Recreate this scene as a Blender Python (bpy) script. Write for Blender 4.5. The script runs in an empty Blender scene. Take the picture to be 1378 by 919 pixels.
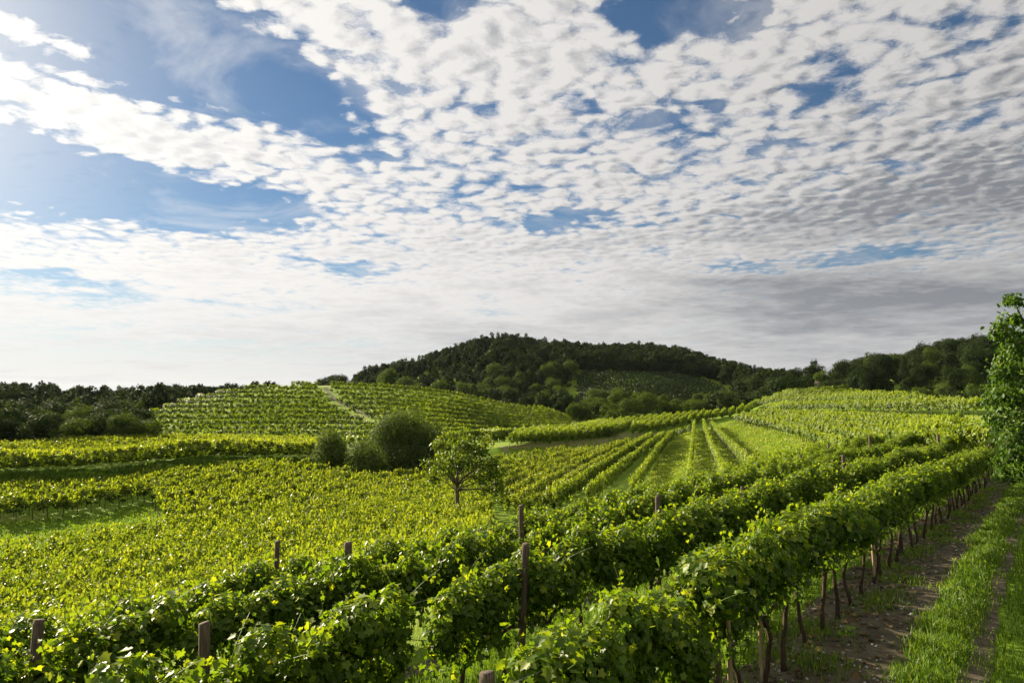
import bpy, math, random
import numpy as np
from mathutils import Vector, Matrix

random.seed(11)
rng = np.random.default_rng(11)
R = math.radians
scene = bpy.context.scene
COL = scene.collection

# ------------------------------------------------------------------ camera
PITCH = R(4.39)
FOC = 919.0 / 1378.0 * 36.0
cam_d = bpy.data.cameras.new('camera')
cam_d.lens = FOC
cam_d.sensor_width = 36.0
cam_d.clip_start = 0.1
cam_d.clip_end = 9000.0
cam = bpy.data.objects.new('camera', cam_d)
COL.objects.link(cam)
cam.location = (0, 0, 0)
cam.rotation_euler = (R(90) + PITCH, 0, 0)
scene.camera = cam

# ------------------------------------------------------------------ light
SUN_AZ, SUN_EL = -50.0, 21.0          # degrees: clockwise from +Y, above the horizon
sun_d = bpy.data.lights.new('sun', 'SUN')
sun_d.energy = 5.0
sun_d.angle = R(0.5)
sun_d.color = (1.0, 0.86, 0.64)
sun = bpy.data.objects.new('sun', sun_d)
COL.objects.link(sun)
SUN_DIR = Vector((math.sin(R(SUN_AZ)) * math.cos(R(SUN_EL)), math.cos(R(SUN_AZ)) * math.cos(R(SUN_EL)), math.sin(R(SUN_EL))))
sun.rotation_euler = SUN_DIR.to_track_quat('Z', 'Y').to_euler()
scene.view_settings.view_transform = 'Standard'
scene.view_settings.look = 'None'
scene.view_settings.exposure = 1.66
scene.view_settings.gamma = 1.0
scene.view_settings.use_curve_mapping = False
cy = scene.cycles
cy.max_bounces = 6
cy.diffuse_bounces = 3
cy.glossy_bounces = 1
cy.transmission_bounces = 3
cy.transparent_max_bounces = 4
cy.volume_bounces = 0
cy.caustics_reflective = False
cy.caustics_refractive = False
cy.sample_clamp_indirect = 4.0

# ------------------------------------------------------------------ sky and clouds (world)
world = bpy.data.worlds.new('World')
scene.world = world
world.use_nodes = True
WT = world.node_tree
WT.nodes.clear()


class G:
    """tiny helper to write node maths"""
    def __init__(self, nt):
        self.nt = nt

    def n(self, t, **kw):
        nd = self.nt.nodes.new(t)
        for k, v in kw.items():
            setattr(nd, k, v)
        return nd

    def put(self, sock, v):
        if isinstance(v, bpy.types.NodeSocket):
            self.nt.links.new(v, sock)
        elif v is not None:
            sock.default_value = v

    def m(self, op, a, b=None, c=None, clamp=False):
        nd = self.n('ShaderNodeMath', operation=op)
        nd.use_clamp = clamp
        for i, v in enumerate((a, b, c)):
            if v is not None:
                self.put(nd.inputs[i], v)
        return nd.outputs[0]

    def ss(self, x, lo, hi):
        nd = self.n('ShaderNodeMapRange')
        nd.interpolation_type = 'SMOOTHSTEP'
        self.put(nd.inputs[0], x)
        nd.inputs[1].default_value = lo
        nd.inputs[2].default_value = hi
        return nd.outputs[0]

    def mix(self, f, a, b):
        nd = self.n('ShaderNodeMix', data_type='RGBA')
        self.put(nd.inputs[0], f)
        for i, v in ((6, a), (7, b)):
            if isinstance(v, tuple) and len(v) == 3:
                v = v + (1.0,)
            self.put(nd.inputs[i], v)
        return nd.outputs[2]

    def noise(self, vec, scale, detail=3.0, rough=0.5, dist=0.0, dim='3D'):
        nd = self.n('ShaderNodeTexNoise', noise_dimensions=dim)
        if vec is not None:
            self.put(nd.inputs['Vector'], vec)
        nd.inputs['Scale'].default_value = scale
        nd.inputs['Detail'].default_value = detail
        nd.inputs['Roughness'].default_value = rough
        nd.inputs['Distortion'].default_value = dist
        return nd.outputs[0]


g = G(WT)
tc = g.n('ShaderNodeTexCoord')
sep = g.n('ShaderNodeSeparateXYZ')
WT.links.new(tc.outputs['Generated'], sep.inputs[0])
dx, dy, dz = sep.outputs
zc = g.m('ADD', g.m('MAXIMUM', dz, 0.0), 0.085)
comb = g.n('ShaderNodeCombineXYZ')
g.put(comb.inputs[0], g.m('DIVIDE', dx, zc))
g.put(comb.inputs[1], g.m('DIVIDE', dy, zc))
P = comb.outputs[0]
az = g.m('ARCTAN2', dx, dy)
el = g.m('ARCSINE', dz)
# ragged edges for the placed openings of the cloud sheet
wn = g.m('SUBTRACT', g.noise(P, 2.6, 5.0, 0.6), 0.5)
wn2 = g.m('SUBTRACT', g.noise(P, 1.5, 4.0, 0.6, 0.3), 0.5)
azw = g.m('MULTIPLY_ADD', wn, 0.22, az)
elw = g.m('MULTIPLY_ADD', wn2, 0.10, el)


def sky_dir(px, py):
    v = Vector(((px - 689) / 919.0, 1.0, (459.5 - py) / 919.0))
    v.rotate(Matrix.Rotation(PITCH, 3, 'X'))
    v.normalize()
    return math.atan2(v.x, v.y), math.asin(v.z)


def blob(px, py, sx, sy, amp, tilt=0.0):
    a0, e0 = sky_dir(px, py)
    u = g.m('SUBTRACT', azw, a0)
    v = g.m('SUBTRACT', elw, e0)
    if tilt:
        c, s = math.cos(R(tilt)), math.sin(R(tilt))
        u, v = (g.m('ADD', g.m('MULTIPLY', u, c), g.m('MULTIPLY', v, s)),
                g.m('SUBTRACT', g.m('MULTIPLY', v, c), g.m('MULTIPLY', u, s)))
    u = g.m('DIVIDE', u, sx / 919.0)
    v = g.m('DIVIDE', v, sy / 919.0)
    q = g.m('ADD', g.m('MULTIPLY', u, u), g.m('MULTIPLY', v, v))
    return g.m('MULTIPLY', g.m('EXPONENT', g.m('MULTIPLY', q, -1.0)), amp)


def total(lst):
    t = lst[0]
    for x in lst[1:]:
        t = g.m('ADD', t, x)
    return t


holes = total([
    blob(150, 25, 170, 55, 1.0), blob(300, 95, 110, 75, 1.0), blob(455, 165, 80, 35, 0.55, -25),
    blob(120, 245, 200, 48, 1.15), blob(330, 270, 90, 34, 0.8), blob(20, 100, 60, 28, 0.5),
    blob(890, 22, 75, 34, 1.0), blob(600, 2, 80, 16, 0.7), blob(1010, 25, 50, 20, 0.55),
    blob(1110, 118, 60, 22, 0.48, 20), blob(770, 300, 60, 10, 0.65), blob(1165, 338, 70, 12, 0.75),
    blob(775, 130, 26, 18, 0.5), blob(905, 165, 60, 20, 0.42), blob(1300, 60, 80, 30, 0.16, 20), blob(1340, 150, 60, 18, 0.2),
    blob(1000, 358, 60, 7, 0.45), blob(190, 400, 180, 14, 0.25), blob(470, 357, 90, 8, 0.45), blob(250, 470, 260, 22, 0.25),
    blob(60, 380, 60, 10, 0.4), blob(930, 190, 330, 90, 0.13), blob(420, 110, 160, 90, 0.12), blob(90, 145, 190, 38, -0.44, -12), blob(330, 205, 120, 42, -0.34, -20), blob(30, 45, 60, 14, -0.5), blob(400, 40, 80, 40, -0.35), blob(640, 250, 200, 60, 0.14),
])
darks = total([
    blob(1330, 290, 190, 50, 0.75), blob(1200, 415, 240, 38, 1.0), blob(1010, 385, 130, 22, 0.6),
    blob(850, 330, 160, 16, 0.45), blob(980, 290, 160, 18, 0.35), blob(620, 450, 170, 26, 0.35), blob(1290, 230, 140, 30, 0.35),
    blob(1378, 60, 160, 120, 0.3), blob(700, 150, 130, 30, 0.22), blob(320, 465, 150, 16, 0.22),
])
# billows of the altocumulus sheet
broad = g.noise(P, 1.15, 4.0, 0.55, 0.2)
elf = g.ss(el, 0.10, 0.28)                       # billows fade into flat sheets low down
cellw = g.m('MULTIPLY_ADD', elf, 0.85, 0.12)
fluff = g.m('MULTIPLY_ADD', elf, 0.42, 0.66)


def billow(vec):
    wv = g.n('ShaderNodeVectorMath', operation='MULTIPLY_ADD')
    nz = g.n('ShaderNodeTexNoise')
    WT.links.new(vec, nz.inputs['Vector'])
    nz.inputs['Scale'].default_value = 7.0
    nz.inputs['Detail'].default_value = 4.0
    nz.inputs['Roughness'].default_value = 0.6
    WT.links.new(nz.outputs[1], wv.inputs[0])
    wv.inputs[1].default_value = (0.12, 0.12, 0.0)
    WT.links.new(vec, wv.inputs[2])
    vor = g.n('ShaderNodeTexVoronoi', feature='SMOOTH_F1')
    WT.links.new(wv.outputs[0], vor.inputs['Vector'])
    vor.inputs['Scale'].default_value = 14.0
    vor.inputs['Smoothness'].default_value = 0.55
    vor.inputs['Randomness'].default_value = 0.95
    cell = g.m('SUBTRACT', 0.55, vor.outputs['Distance'])
    fine = g.noise(wv.outputs[0], 18.0, 9.0, 0.68)
    mid = g.noise(vec, 4.0, 3.0, 0.5)
    d_ = g.m('ADD', g.m('MULTIPLY', cell, cellw), g.m('MULTIPLY', g.m('SUBTRACT', fine, 0.5), fluff))
    return g.m('ADD', d_, g.m('MULTIPLY', g.m('SUBTRACT', mid, 0.5), 0.5))


b0 = billow(P)
sp = Vector((SUN_DIR.x, SUN_DIR.y, 0)) / (SUN_DIR.z + 0.085)
tos = g.n('ShaderNodeVectorMath', operation='SUBTRACT')
tos.inputs[0].default_value = sp
WT.links.new(P, tos.inputs[1])
tnrm = g.n('ShaderNodeVectorMath', operation='NORMALIZE')
WT.links.new(tos.outputs[0], tnrm.inputs[0])
off = g.n('ShaderNodeVectorMath', operation='MULTIPLY_ADD')
WT.links.new(tnrm.outputs[0], off.inputs[0])
off.inputs[1].default_value = (0.032, 0.032, 0.0)
WT.links.new(P, off.inputs[2])
b1 = billow(off.outputs[0])
facing = g.m('SUBTRACT', b0, b1)                 # > 0 on the side of a puff that faces the sun
dens = g.m('ADD', b0, g.m('MULTIPLY', g.m('SUBTRACT', broad, 0.5), 0.7))
dens = g.m('ADD', dens, 0.47)
dens = g.m('SUBTRACT', dens, g.m('MULTIPLY', holes, 0.95))
alpha = g.ss(dens, -0.08, 0.44)
thick = g.ss(dens, 0.15, 0.95)
# angle to the sun
dot = g.n('ShaderNodeVectorMath', operation='DOT_PRODUCT')
WT.links.new(tc.outputs['Generated'], dot.inputs[0])
dot.inputs[1].default_value = SUN_DIR
sd = g.m('MAXIMUM', dot.outputs['Value'], 0.0)
glow = g.m('POWER', sd, 5.0)
halo = g.m('POWER', sd, 22.0)
side = g.ss(az, 0.75, -0.75)                      # 1 towards the sun's side
lit = g.mix(side, (0.63, 0.615, 0.60), (0.96, 0.935, 0.90))
shade = g.mix(side, (0.235, 0.25, 0.275), (0.56, 0.575, 0.60))
sh = g.m('ADD', g.m('MULTIPLY', thick, 0.50), g.m('MULTIPLY', g.m('SUBTRACT', broad, 0.5), 1.2))
sh = g.m('ADD', sh, g.m('MULTIPLY', g.m('SUBTRACT', g.noise(P, 6.0, 5.0, 0.6), 0.5), 0.8))
sh = g.m('SUBTRACT', sh, g.m('MULTIPLY', facing, g.m('MULTIPLY_ADD', elf, 1.5, 0.4)))
sh = g.m('MULTIPLY_ADD', darks, 0.85, g.m('SUBTRACT', sh, 0.12), clamp=True)
ccol = g.mix(sh, lit, shade)
low = g.ss(el, 0.16, 0.03)
ccol = g.mix(g.m('MULTIPLY', low, 0.45), ccol, g.mix(side, (0.40, 0.42, 0.45), (0.78, 0.78, 0.77)))
ccol = g.mix(g.m('MULTIPLY', g.m('MULTIPLY', g.m('ADD', glow, halo), g.ss(el, -0.05, 0.30)), 0.42, clamp=True), ccol, (1.25, 1.22, 1.15))
sky = g.n('ShaderNodeTexSky')
sky.sky_type = 'NISHITA'
sky.sun_disc = False
sky.sun_elevation = R(SUN_EL)
sky.sun_rotation = R(SUN_AZ) % (2 * math.pi)
sky.altitude = 300
sky.air_density = 1.0
sky.dust_density = 0.15
sky.ozone_density = 2.2
bg1 = g.n('ShaderNodeBackground')
stint = g.n('ShaderNodeMix', data_type='RGBA', blend_type='MULTIPLY')
stint.inputs[0].default_value = 1.0
WT.links.new(sky.outputs[0], stint.inputs[6])
stint.inputs[7].default_value = (0.41, 0.49, 0.54, 1.0)
WT.links.new(stint.outputs[2], bg1.inputs[0])
bg1.inputs[1].default_value = 0.05
bg2 = g.n('ShaderNodeBackground')
g.put(bg2.inputs[0], ccol)
bg2.inputs[1].default_value = 0.315
mixs = g.n('ShaderNodeMixShader')
veil = g.m('MULTIPLY', g.m('POWER', sd, 27.0), 0.85)
thin = g.m('MULTIPLY', g.ss(g.noise(P, 2.2, 7.0, 0.62, 0.6), 0.42, 0.72), 0.42)
alpha = g.m('MAXIMUM', alpha, thin)
alpha2 = g.m('MAXIMUM', g.m('MAXIMUM', alpha, g.m('MULTIPLY', low, 0.86)), veil)
g.put(mixs.inputs[0], alpha2)
WT.links.new(bg1.outputs[0], mixs.inputs[1])
WT.links.new(bg2.outputs[0], mixs.inputs[2])
wo = g.n('ShaderNodeOutputWorld')
WT.links.new(mixs.outputs[0], wo.inputs[0])
world.cycles.sampling_method = 'MANUAL'
world.cycles.sample_map_resolution = 512


# ------------------------------------------------------------------ scene helpers
def tag(o, label=None, cat=None, group=None, kind=None):
    for k, v in (('label', label), ('category', cat), ('group', group), ('kind', kind)):
        if v:
            o[k] = v
    return o


def link(name, data, parent=None, loc=None, rot=None, scale=None):
    o = bpy.data.objects.new(name, data)
    COL.objects.link(o)
    if parent is not None:
        o.parent = parent
    if loc is not None:
        o.location = loc
    if rot is not None:
        o.rotation_euler = rot
    if scale is not None:
        o.scale = scale
    return o


def mesh_np(name, verts, faces, mat, tint=None, smooth=False):
    """verts (n,3); faces: an (m,k) array or a list of such arrays; tint: one value per face"""
    if not isinstance(faces, (list, tuple)):
        faces = [faces]
    faces = [np.asarray(f, dtype=np.int32) for f in faces if len(f)]
    me = bpy.data.meshes.new(name)
    me.vertices.add(len(verts))
    me.vertices.foreach_set('co', np.ascontiguousarray(verts, dtype=np.float32).ravel())
    loops = np.concatenate([f.ravel() for f in faces])
    tot = np.concatenate([np.full(len(f), f.shape[1], dtype=np.int32) for f in faces])
    start = np.concatenate([[0], np.cumsum(tot)[:-1]]).astype(np.int32)
    me.loops.add(len(loops))
    me.loops.foreach_set('vertex_index', loops)
    me.polygons.add(len(tot))
    me.polygons.foreach_set('loop_start', start)
    me.polygons.foreach_set('loop_total', tot)
    if smooth:
        me.polygons.foreach_set('use_smooth', np.ones(len(tot), dtype=bool))
    me.update(calc_edges=True)
    if tint is not None:
        at = me.attributes.new('tint', 'FLOAT', 'FACE')
        at.data.foreach_set('value', np.ascontiguousarray(tint, dtype=np.float32))
    me.materials.append(mat)
    return me


def unit(v):
    return v / np.maximum(np.linalg.norm(v, axis=-1, keepdims=True), 1e-9)


KITE = (np.array([[0, 0, 0], [-.46, .5, .13], [0, 1, -.06], [.46, .5, .13]]), [np.array([[0, 3, 2, 1]])])
_half = [(-.28, -.16, .05), (-.50, .08, .12), (-.37, .27, .07), (-.60, .52, .14), (-.25, .60, .05)]
LEAF = (np.array([(0, 0, 0)] + _half + [(0, 1, -.10)] + [(-x, y, z) for x, y, z in reversed(_half)]),
        [np.array([[0, 6, 5, 4, 3, 2, 1], [0, 11, 10, 9, 8, 7, 6]])])
OVAL = (np.array([[0, 0, 0], [-.27, .22, .07], [-.33, .55, .09], [0, 1, -.12], [.33, .55, .09], [.27, .22, .07]]),
        [np.array([[0, 3, 2, 1], [0, 5, 4, 3]])])


def cards(C, N, S, tint, tmpl=KITE, down=0.6, stretch=None):
    """leaf cards at points C facing along N, tip falling towards -Z by `down`"""
    n = len(C)
    N = unit(N)
    T = rng.normal(size=(n, 3))
    T[:, 2] -= down * 3
    T = unit(T - N * (T * N).sum(1, keepdims=True))
    B = np.cross(T, N)
    v, fs = tmpl
    m = len(v)
    sx = np.ones(n) if stretch is None else stretch
    V = (C[:, None, :] + (v[None, :, 0:1] * S[:, None, None]) * B[:, None, :]
         + ((v[None, :, 1:2] - 0.35) * (S * sx)[:, None, None]) * T[:, None, :]
         + (v[None, :, 2:3] * S[:, None, None]) * N[:, None, :]).reshape(-1, 3)
    off = (np.arange(n) * m)[:, None, None]
    F = [(f[None] + off).reshape(-1, f.shape[1]) for f in fs]
    tt = np.concatenate([np.repeat(tint, len(f)) for f in fs])
    return V, F, tt


def merge(parts):
    """parts: list of (V, [F..], tint)"""
    Vs, Fd, Td, o = [], {}, {}, 0
    for V, Fs, t in parts:
        Vs.append(V)
        p = 0
        for f in Fs:
            k = f.shape[1]
            Fd.setdefault(k, []).append(f + o)
            Td.setdefault(k, []).append(t[p:p + len(f)])
            p += len(f)
        o += len(V)
    ks = sorted(Fd)
    return np.concatenate(Vs), [np.concatenate(Fd[k]) for k in ks], np.concatenate([np.concatenate(Td[k]) for k in ks])


def tube(pts, rad, seg=7, cap=True):
    """a swept tube as (V, F)"""
    pts = np.asarray(pts, float)
    rad = np.asarray(rad, float)
    n = len(pts)
    d = np.gradient(pts, axis=0)
    d = unit(d)
    ref = np.array([0.0, 0, 1]) if abs(d[0, 2]) < 0.8 else np.array([1.0, 0, 0])
    a = unit(np.cross(d, ref))
    b = np.cross(d, a)
    ang = np.linspace(0, 2 * np.pi, seg, endpoint=False)
    V = (pts[:, None] + rad[:, None, None] * (np.cos(ang)[None, :, None] * a[:, None] + np.sin(ang)[None, :, None] * b[:, None])).reshape(-1, 3)
    i = np.arange(n - 1)[:, None] * seg
    j = np.arange(seg)[None]
    k = (j + 1) % seg
    F = np.stack([i + j, i + k, i + seg + k, i + seg + j], -1).reshape(-1, 4)
    Fs = [F]
    if cap:
        V = np.concatenate([V, pts[-1:], pts[:1]])
        c = n * seg
        e = (n - 1) * seg
        jj = np.arange(seg)
        Fs.append(np.concatenate([np.stack([e + jj, e + (jj + 1) % seg, np.full(seg, c)], -1), np.stack([(jj + 1) % seg, jj, np.full(seg, c + 1)], -1)]))
    return V, Fs, np.full(sum(len(f) for f in Fs), 0.5)


# ------------------------------------------------------------------ materials
def mat_new(name):
    m = bpy.data.materials.new(name)
    m.use_nodes = True
    m.node_tree.nodes.clear()
    return m, G(m.node_tree)


def leaf_mat(name, c0, c1, c2, tw=0.45, tcol=(1.5, 1.35, 0.35), rough=0.42, spec=0.35):
    """leaf colour runs c0 > c1 > c2 with the face tint; light also passes through the blade"""
    m, q = mat_new(name)
    at = q.n('ShaderNodeAttribute', attribute_name='tint')
    cr = q.n('ShaderNodeValToRGB')
    e = cr.color_ramp.elements
    e[0].position, e[0].color = 0.0, c0 + (1,)
    e[1].position, e[1].color = 1.0, c2 + (1,)
    x = e.new(0.5)
    x.color = c1 + (1,)
    q.put(cr.inputs[0], at.outputs['Fac'])
    pb = q.n('ShaderNodeBsdfPrincipled')
    q.put(pb.inputs['Base Color'], cr.outputs[0])
    pb.inputs['Roughness'].default_value = rough
    pb.inputs['Specular IOR Level'].default_value = spec
    tr = q.n('ShaderNodeBsdfTranslucent')
    mx = q.n('ShaderNodeMix', data_type='RGBA', blend_type='MULTIPLY')
    mx.inputs[0].default_value = 1.0
    q.put(mx.inputs[6], cr.outputs[0])
    mx.inputs[7].default_value = tcol + (1,)
    q.put(tr.inputs[0], mx.outputs[2])
    ms = q.n('ShaderNodeMixShader')
    ms.inputs[0].default_value = tw
    m.node_tree.links.new(pb.outputs[0], ms.inputs[1])
    m.node_tree.links.new(tr.outputs[0], ms.inputs[2])
    o = q.n('ShaderNodeOutputMaterial')
    m.node_tree.links.new(ms.outputs[0], o.inputs[0])
    return m


def rough_mat(name, a, b, scale=12.0, rough=0.9, stretch=(1, 1, 1), bump=0.4):
    m, q = mat_new(name)
    t = q.n('ShaderNodeTexCoord')
    mp = q.n('ShaderNodeMapping')
    mp.inputs['Scale'].default_value = stretch
    q.put(mp.inputs[0], t.outputs['Object'])
    n1 = q.noise(mp.outputs[0], scale, 6.0, 0.65)
    pb = q.n('ShaderNodeBsdfPrincipled')
    q.put(pb.inputs['Base Color'], q.mix(q.ss(n1, 0.3, 0.7), a, b))
    pb.inputs['Roughness'].default_value = rough
    pb.inputs['Specular IOR Level'].default_value = 0.2
    bp = q.n('ShaderNodeBump')
    bp.inputs['Strength'].default_value = bump
    bp.inputs['Distance'].default_value = 0.02
    q.put(bp.inputs['Height'], n1)
    q.put(pb.inputs['Normal'], bp.outputs[0])
    o = q.n('ShaderNodeOutputMaterial')
    m.node_tree.links.new(pb.outputs[0], o.inputs[0])
    return m


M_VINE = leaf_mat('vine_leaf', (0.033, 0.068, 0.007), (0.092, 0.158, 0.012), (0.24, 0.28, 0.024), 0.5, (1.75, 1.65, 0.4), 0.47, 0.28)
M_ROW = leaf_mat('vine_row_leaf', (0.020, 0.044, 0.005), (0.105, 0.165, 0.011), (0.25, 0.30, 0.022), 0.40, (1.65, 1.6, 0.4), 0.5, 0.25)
M_VALLEY = leaf_mat('valley_vine_leaf', (0.020, 0.040, 0.005), (0.105, 0.150, 0.013), (0.26, 0.285, 0.030), 0.42, (1.6, 1.6, 0.5), 0.5, 0.25)
M_FARROW = leaf_mat('shade_toned_vine_leaf', (0.012, 0.026, 0.007), (0.020, 0.040, 0.009), (0.032, 0.056, 0.011), 0.2, (1.4, 1.3, 0.5), 0.6, 0.15)  # cloud shadow on the far slope is painted into these dark greens
M_SHADE_LEAF = leaf_mat('shade_toned_wood_leaf', (0.010, 0.020, 0.007), (0.020, 0.036, 0.010), (0.045, 0.064, 0.014), 0.25, (1.4, 1.35, 0.5), 0.75, 0.05)  # shade of the woods painted in as a darker leaf
M_LIT_LEAF = leaf_mat('sun_toned_wood_leaf', (0.024, 0.046, 0.012), (0.05, 0.085, 0.016), (0.11, 0.14, 0.02), 0.35, (1.5, 1.4, 0.4), 0.75, 0.06)  # paler copy of the wood foliage, sunlight painted into the colour
M_BUSH = leaf_mat('willow_leaf', (0.035, 0.06, 0.016), (0.065, 0.10, 0.025), (0.12, 0.155, 0.035), 0.35, (1.4, 1.35, 0.5), 0.7, 0.08)
M_TREE = leaf_mat('walnut_leaf', (0.045, 0.085, 0.012), (0.09, 0.14, 0.015), (0.18, 0.22, 0.022), 0.48, (1.6, 1.45, 0.4), 0.45, 0.3)
M_BIG = leaf_mat('broad_leaf', (0.028, 0.065, 0.014), (0.055, 0.115, 0.018), (0.12, 0.18, 0.03), 0.4, (1.6, 1.5, 0.5), 0.5, 0.2)
M_GRASS = leaf_mat('grass_blade', (0.05, 0.10, 0.010), (0.11, 0.19, 0.016), (0.26, 0.30, 0.05), 0.4, (1.5, 1.5, 0.4), 0.5, 0.3)
M_BARK = rough_mat('vine_bark', (0.024, 0.016, 0.011), (0.075, 0.050, 0.034), 14, 0.95, (3, 3, 0.6), 0.8)
M_TRUNK = rough_mat('tree_bark', (0.05, 0.04, 0.028), (0.14, 0.11, 0.08), 9, 0.95, (2, 2, 0.5), 0.7)
M_POST = rough_mat('weathered_post_wood', (0.04, 0.03, 0.022), (0.16, 0.12, 0.09), 28, 0.9, (3, 3, 0.2), 1.0)
M_STAKE = rough_mat('pale_stake_wood', (0.20, 0.14, 0.085), (0.36, 0.27, 0.17), 16, 0.9, (3, 3, 0.25), 0.5)
M_STONE = rough_mat('pebble_stone', (0.18, 0.165, 0.145), (0.42, 0.40, 0.37), 30, 0.9)
M_DIRT = rough_mat('track_dirt', (0.038, 0.032, 0.019), (0.098, 0.080, 0.050), 3.2, 0.95, (1, 1, 1), 1.0)
M_WIRE = rough_mat('galvanised_wire', (0.25, 0.25, 0.25), (0.4, 0.4, 0.4), 30, 0.5)
M_WALL = rough_mat('house_plaster', (0.30, 0.26, 0.20), (0.38, 0.33, 0.27), 3, 0.9)
M_ROOF = rough_mat('roof_tile', (0.035, 0.024, 0.019), (0.065, 0.045, 0.035), 5, 0.85)
M_DARK = rough_mat('window_dark', (0.02, 0.02, 0.022), (0.04, 0.04, 0.045), 3, 0.3)


def ground_mat():
    m, q = mat_new('meadow_ground')
    t = q.n('ShaderNodeTexCoord')
    o_ = t.outputs['Object']
    n1 = q.noise(o_, 0.12, 5.0, 0.6)
    n2 = q.noise(o_, 2.2, 6.0, 0.7)
    n3 = q.noise(o_, 14.0, 5.0, 0.7)
    c = q.mix(n3, (0.075, 0.135, 0.009), (0.18, 0.28, 0.016))
    c = q.mix(q.ss(n1, 0.45, 0.68), c, (0.16, 0.19, 0.03))
    soil = q.mix(n3, (0.065, 0.045, 0.028), (0.13, 0.095, 0.06))
    c = q.mix(q.ss(n2, 0.62, 0.74), c, soil)
    pb = q.n('ShaderNodeBsdfPrincipled')
    q.put(pb.inputs['Base Color'], c)
    pb.inputs['Roughness'].default_value = 0.95
    pb.inputs['Specular IOR Level'].default_value = 0.1
    bp = q.n('ShaderNodeBump')
    bp.inputs['Strength'].default_value = 0.8
    bp.inputs['Distance'].default_value = 0.06
    q.put(bp.inputs['Height'], n3)
    q.put(pb.inputs['Normal'], bp.outputs[0])
    o = q.n('ShaderNodeOutputMaterial')
    m.node_tree.links.new(pb.outputs[0], o.inputs[0])
    return m


M_GROUND = ground_mat()

# ------------------------------------------------------------------ terrain
AT = np.array([0.617, 0.787])      # along the near vine rows
AN = np.array([-0.787, 0.617])     # across them, away from the track


def tn(t, n):
    return AT[0] * t + AN[0] * n, AT[1] * t + AN[1] * n


CP, SP = math.cos(PITCH), math.sin(PITCH)


def pix_dir(px, py):
    a = (np.asarray(px, float) - 689) / 919.0
    c = (459.5 - np.asarray(py, float)) / 919.0
    return a, CP - c * SP, SP + c * CP     # x, y, z


ctrl = []


def cp(px, py, d, up=0.0):
    a, b, c = pix_dir(px, py)
    ctrl.append((float(a / b * d), float(d), float(c / b * d) - up))


def cn(t, n, z):
    ctrl.append((*tn(t, n), z))


# near block and track
for t, z in ((-4, -3.6), (4, -3.65), (11, -3.7), (16, -3.78), (23, -4.0), (31, -4.4), (40, -4.75), (50, -5.0)):
    cn(t, 2.93, z)
for t, z in ((5, -3.6), (12, -3.68), (25, -3.85), (40, -4.4)):
    cn(t, 0.3, z)
for t, z in ((13, -3.35), (25, -3.4), (40, -3.9)):
    cn(t, -4, z)
ctrl += [(0, 0.9, -1.75), (2, 0.5, -1.7), (-1, -3, -1.5), (3, -6, -1.3), (-8, -4, -3.0), (8, 2, -1.9), (12, 6, -2.2)]
for n, zs in ((5.6, ((2, -4.1), (12.6, -4.2), (25, -4.35), (40, -4.75), (55, -4.9))),
              (8.3, ((2, -4.5), (14, -4.55), (25, -4.6), (40, -4.85), (55, -4.9))),
              (11.0, ((2, -4.9), (14, -5.05), (25, -5.15), (40, -5.4), (55, -5.1))),
              (14.0, ((5, -5.6), (15, -5.7), (25, -5.7), (33, -5.8))),
              (20.0, ((0, -7.6), (10, -7.6), (20, -7.6), (30, -7.4))),
              (28.0, ((0, -9.0), (10, -9.0), (20, -8.8), (34, -8.9)))):
    for t, z in zs:
        cn(t, n, z)
for t, n, z in ((11.5, 42, -9.8), (25, 42, -9.6), (40, 42, -9.5), (44, 53, -9.4), (21, 59, -10.0), (32, 59, -9.5), (20, 74, -9.75), (34, 70.5, -9.3), (48.5, 67, -8.6),
                (47, 61.6, -8.6), (20, 79.5, -7.5), (34, 76.5, -7.6), (48, 72.5, -7.8), (24, 95, -8.9), (45, 92, -9.0), (60, 82, -8.7), (40, 110, -9.9)):
    cn(t, n, z)
# radial rows on the middle slope
cp(690, 715, 46); cp(780, 664, 66); cp(860, 652, 71); cp(937, 648, 68); cp(1000, 645, 67); cp(1045, 636, 67)
cp(930, 579, 135); cp(880, 597, 120); cp(800, 618, 98); cp(700, 640, 82); cp(660, 625, 88)
cp(965, 577, 135)
cp(690, 613, 97); cp(780, 607, 109); cp(870, 593, 122)
cp(670, 602, 100); cp(770, 594, 112); cp(870, 583.5, 128)
cp(930, 566, 150); cp(840, 579, 141); cp(750, 590, 124); cp(950, 562, 160)
ctrl += [(50, 202, -11.0), (28, 205, -12.0), (0, 188, -11.0)]
# right-hand rise
cp(985, 567, 130); cp(1111, 607, 78); cp(1110, 627, 60); cp(1040, 580, 108); cp(1075, 593, 92); cp(1165, 598, 78); cp(1240, 604, 60)
cp(1035, 555, 150); cp(1150, 563, 100); cp(1310, 573, 57)
cp(1010, 551, 175); cp(1060, 534, 182); cp(1140, 533, 166); cp(1220, 539, 128); cp(1325, 547, 95); cp(1400, 552, 85)
ctrl += [(90, 238, -6.0), (60, 245, -8.0), (118, 180, -4.5), (95, 110, -3.0)]
# rounded vineyard hill on the left
cp(300, 598, 132); cp(440, 599, 132); cp(600, 594, 125); cp(225, 598, 138)
cp(440, 562, 176); cp(330, 562, 174); cp(560, 562, 172)
cp(440, 519.5, 235); cp(350, 522.5, 228); cp(520, 522.5, 232); cp(620, 532.5, 222); cp(212, 552, 210); cp(270, 537, 218); cp(720, 553, 204); cp(825, 574, 180)
cp(720, 586, 138)
ctrl += [(-72, 288, -5.5), (-130, 275, -9.0), (-30, 288, -8.0), (12, 245, -11.0), (-140, 235, -9.0), (-62, 258, 0.8), (-20, 250, -3.0)]
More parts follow.
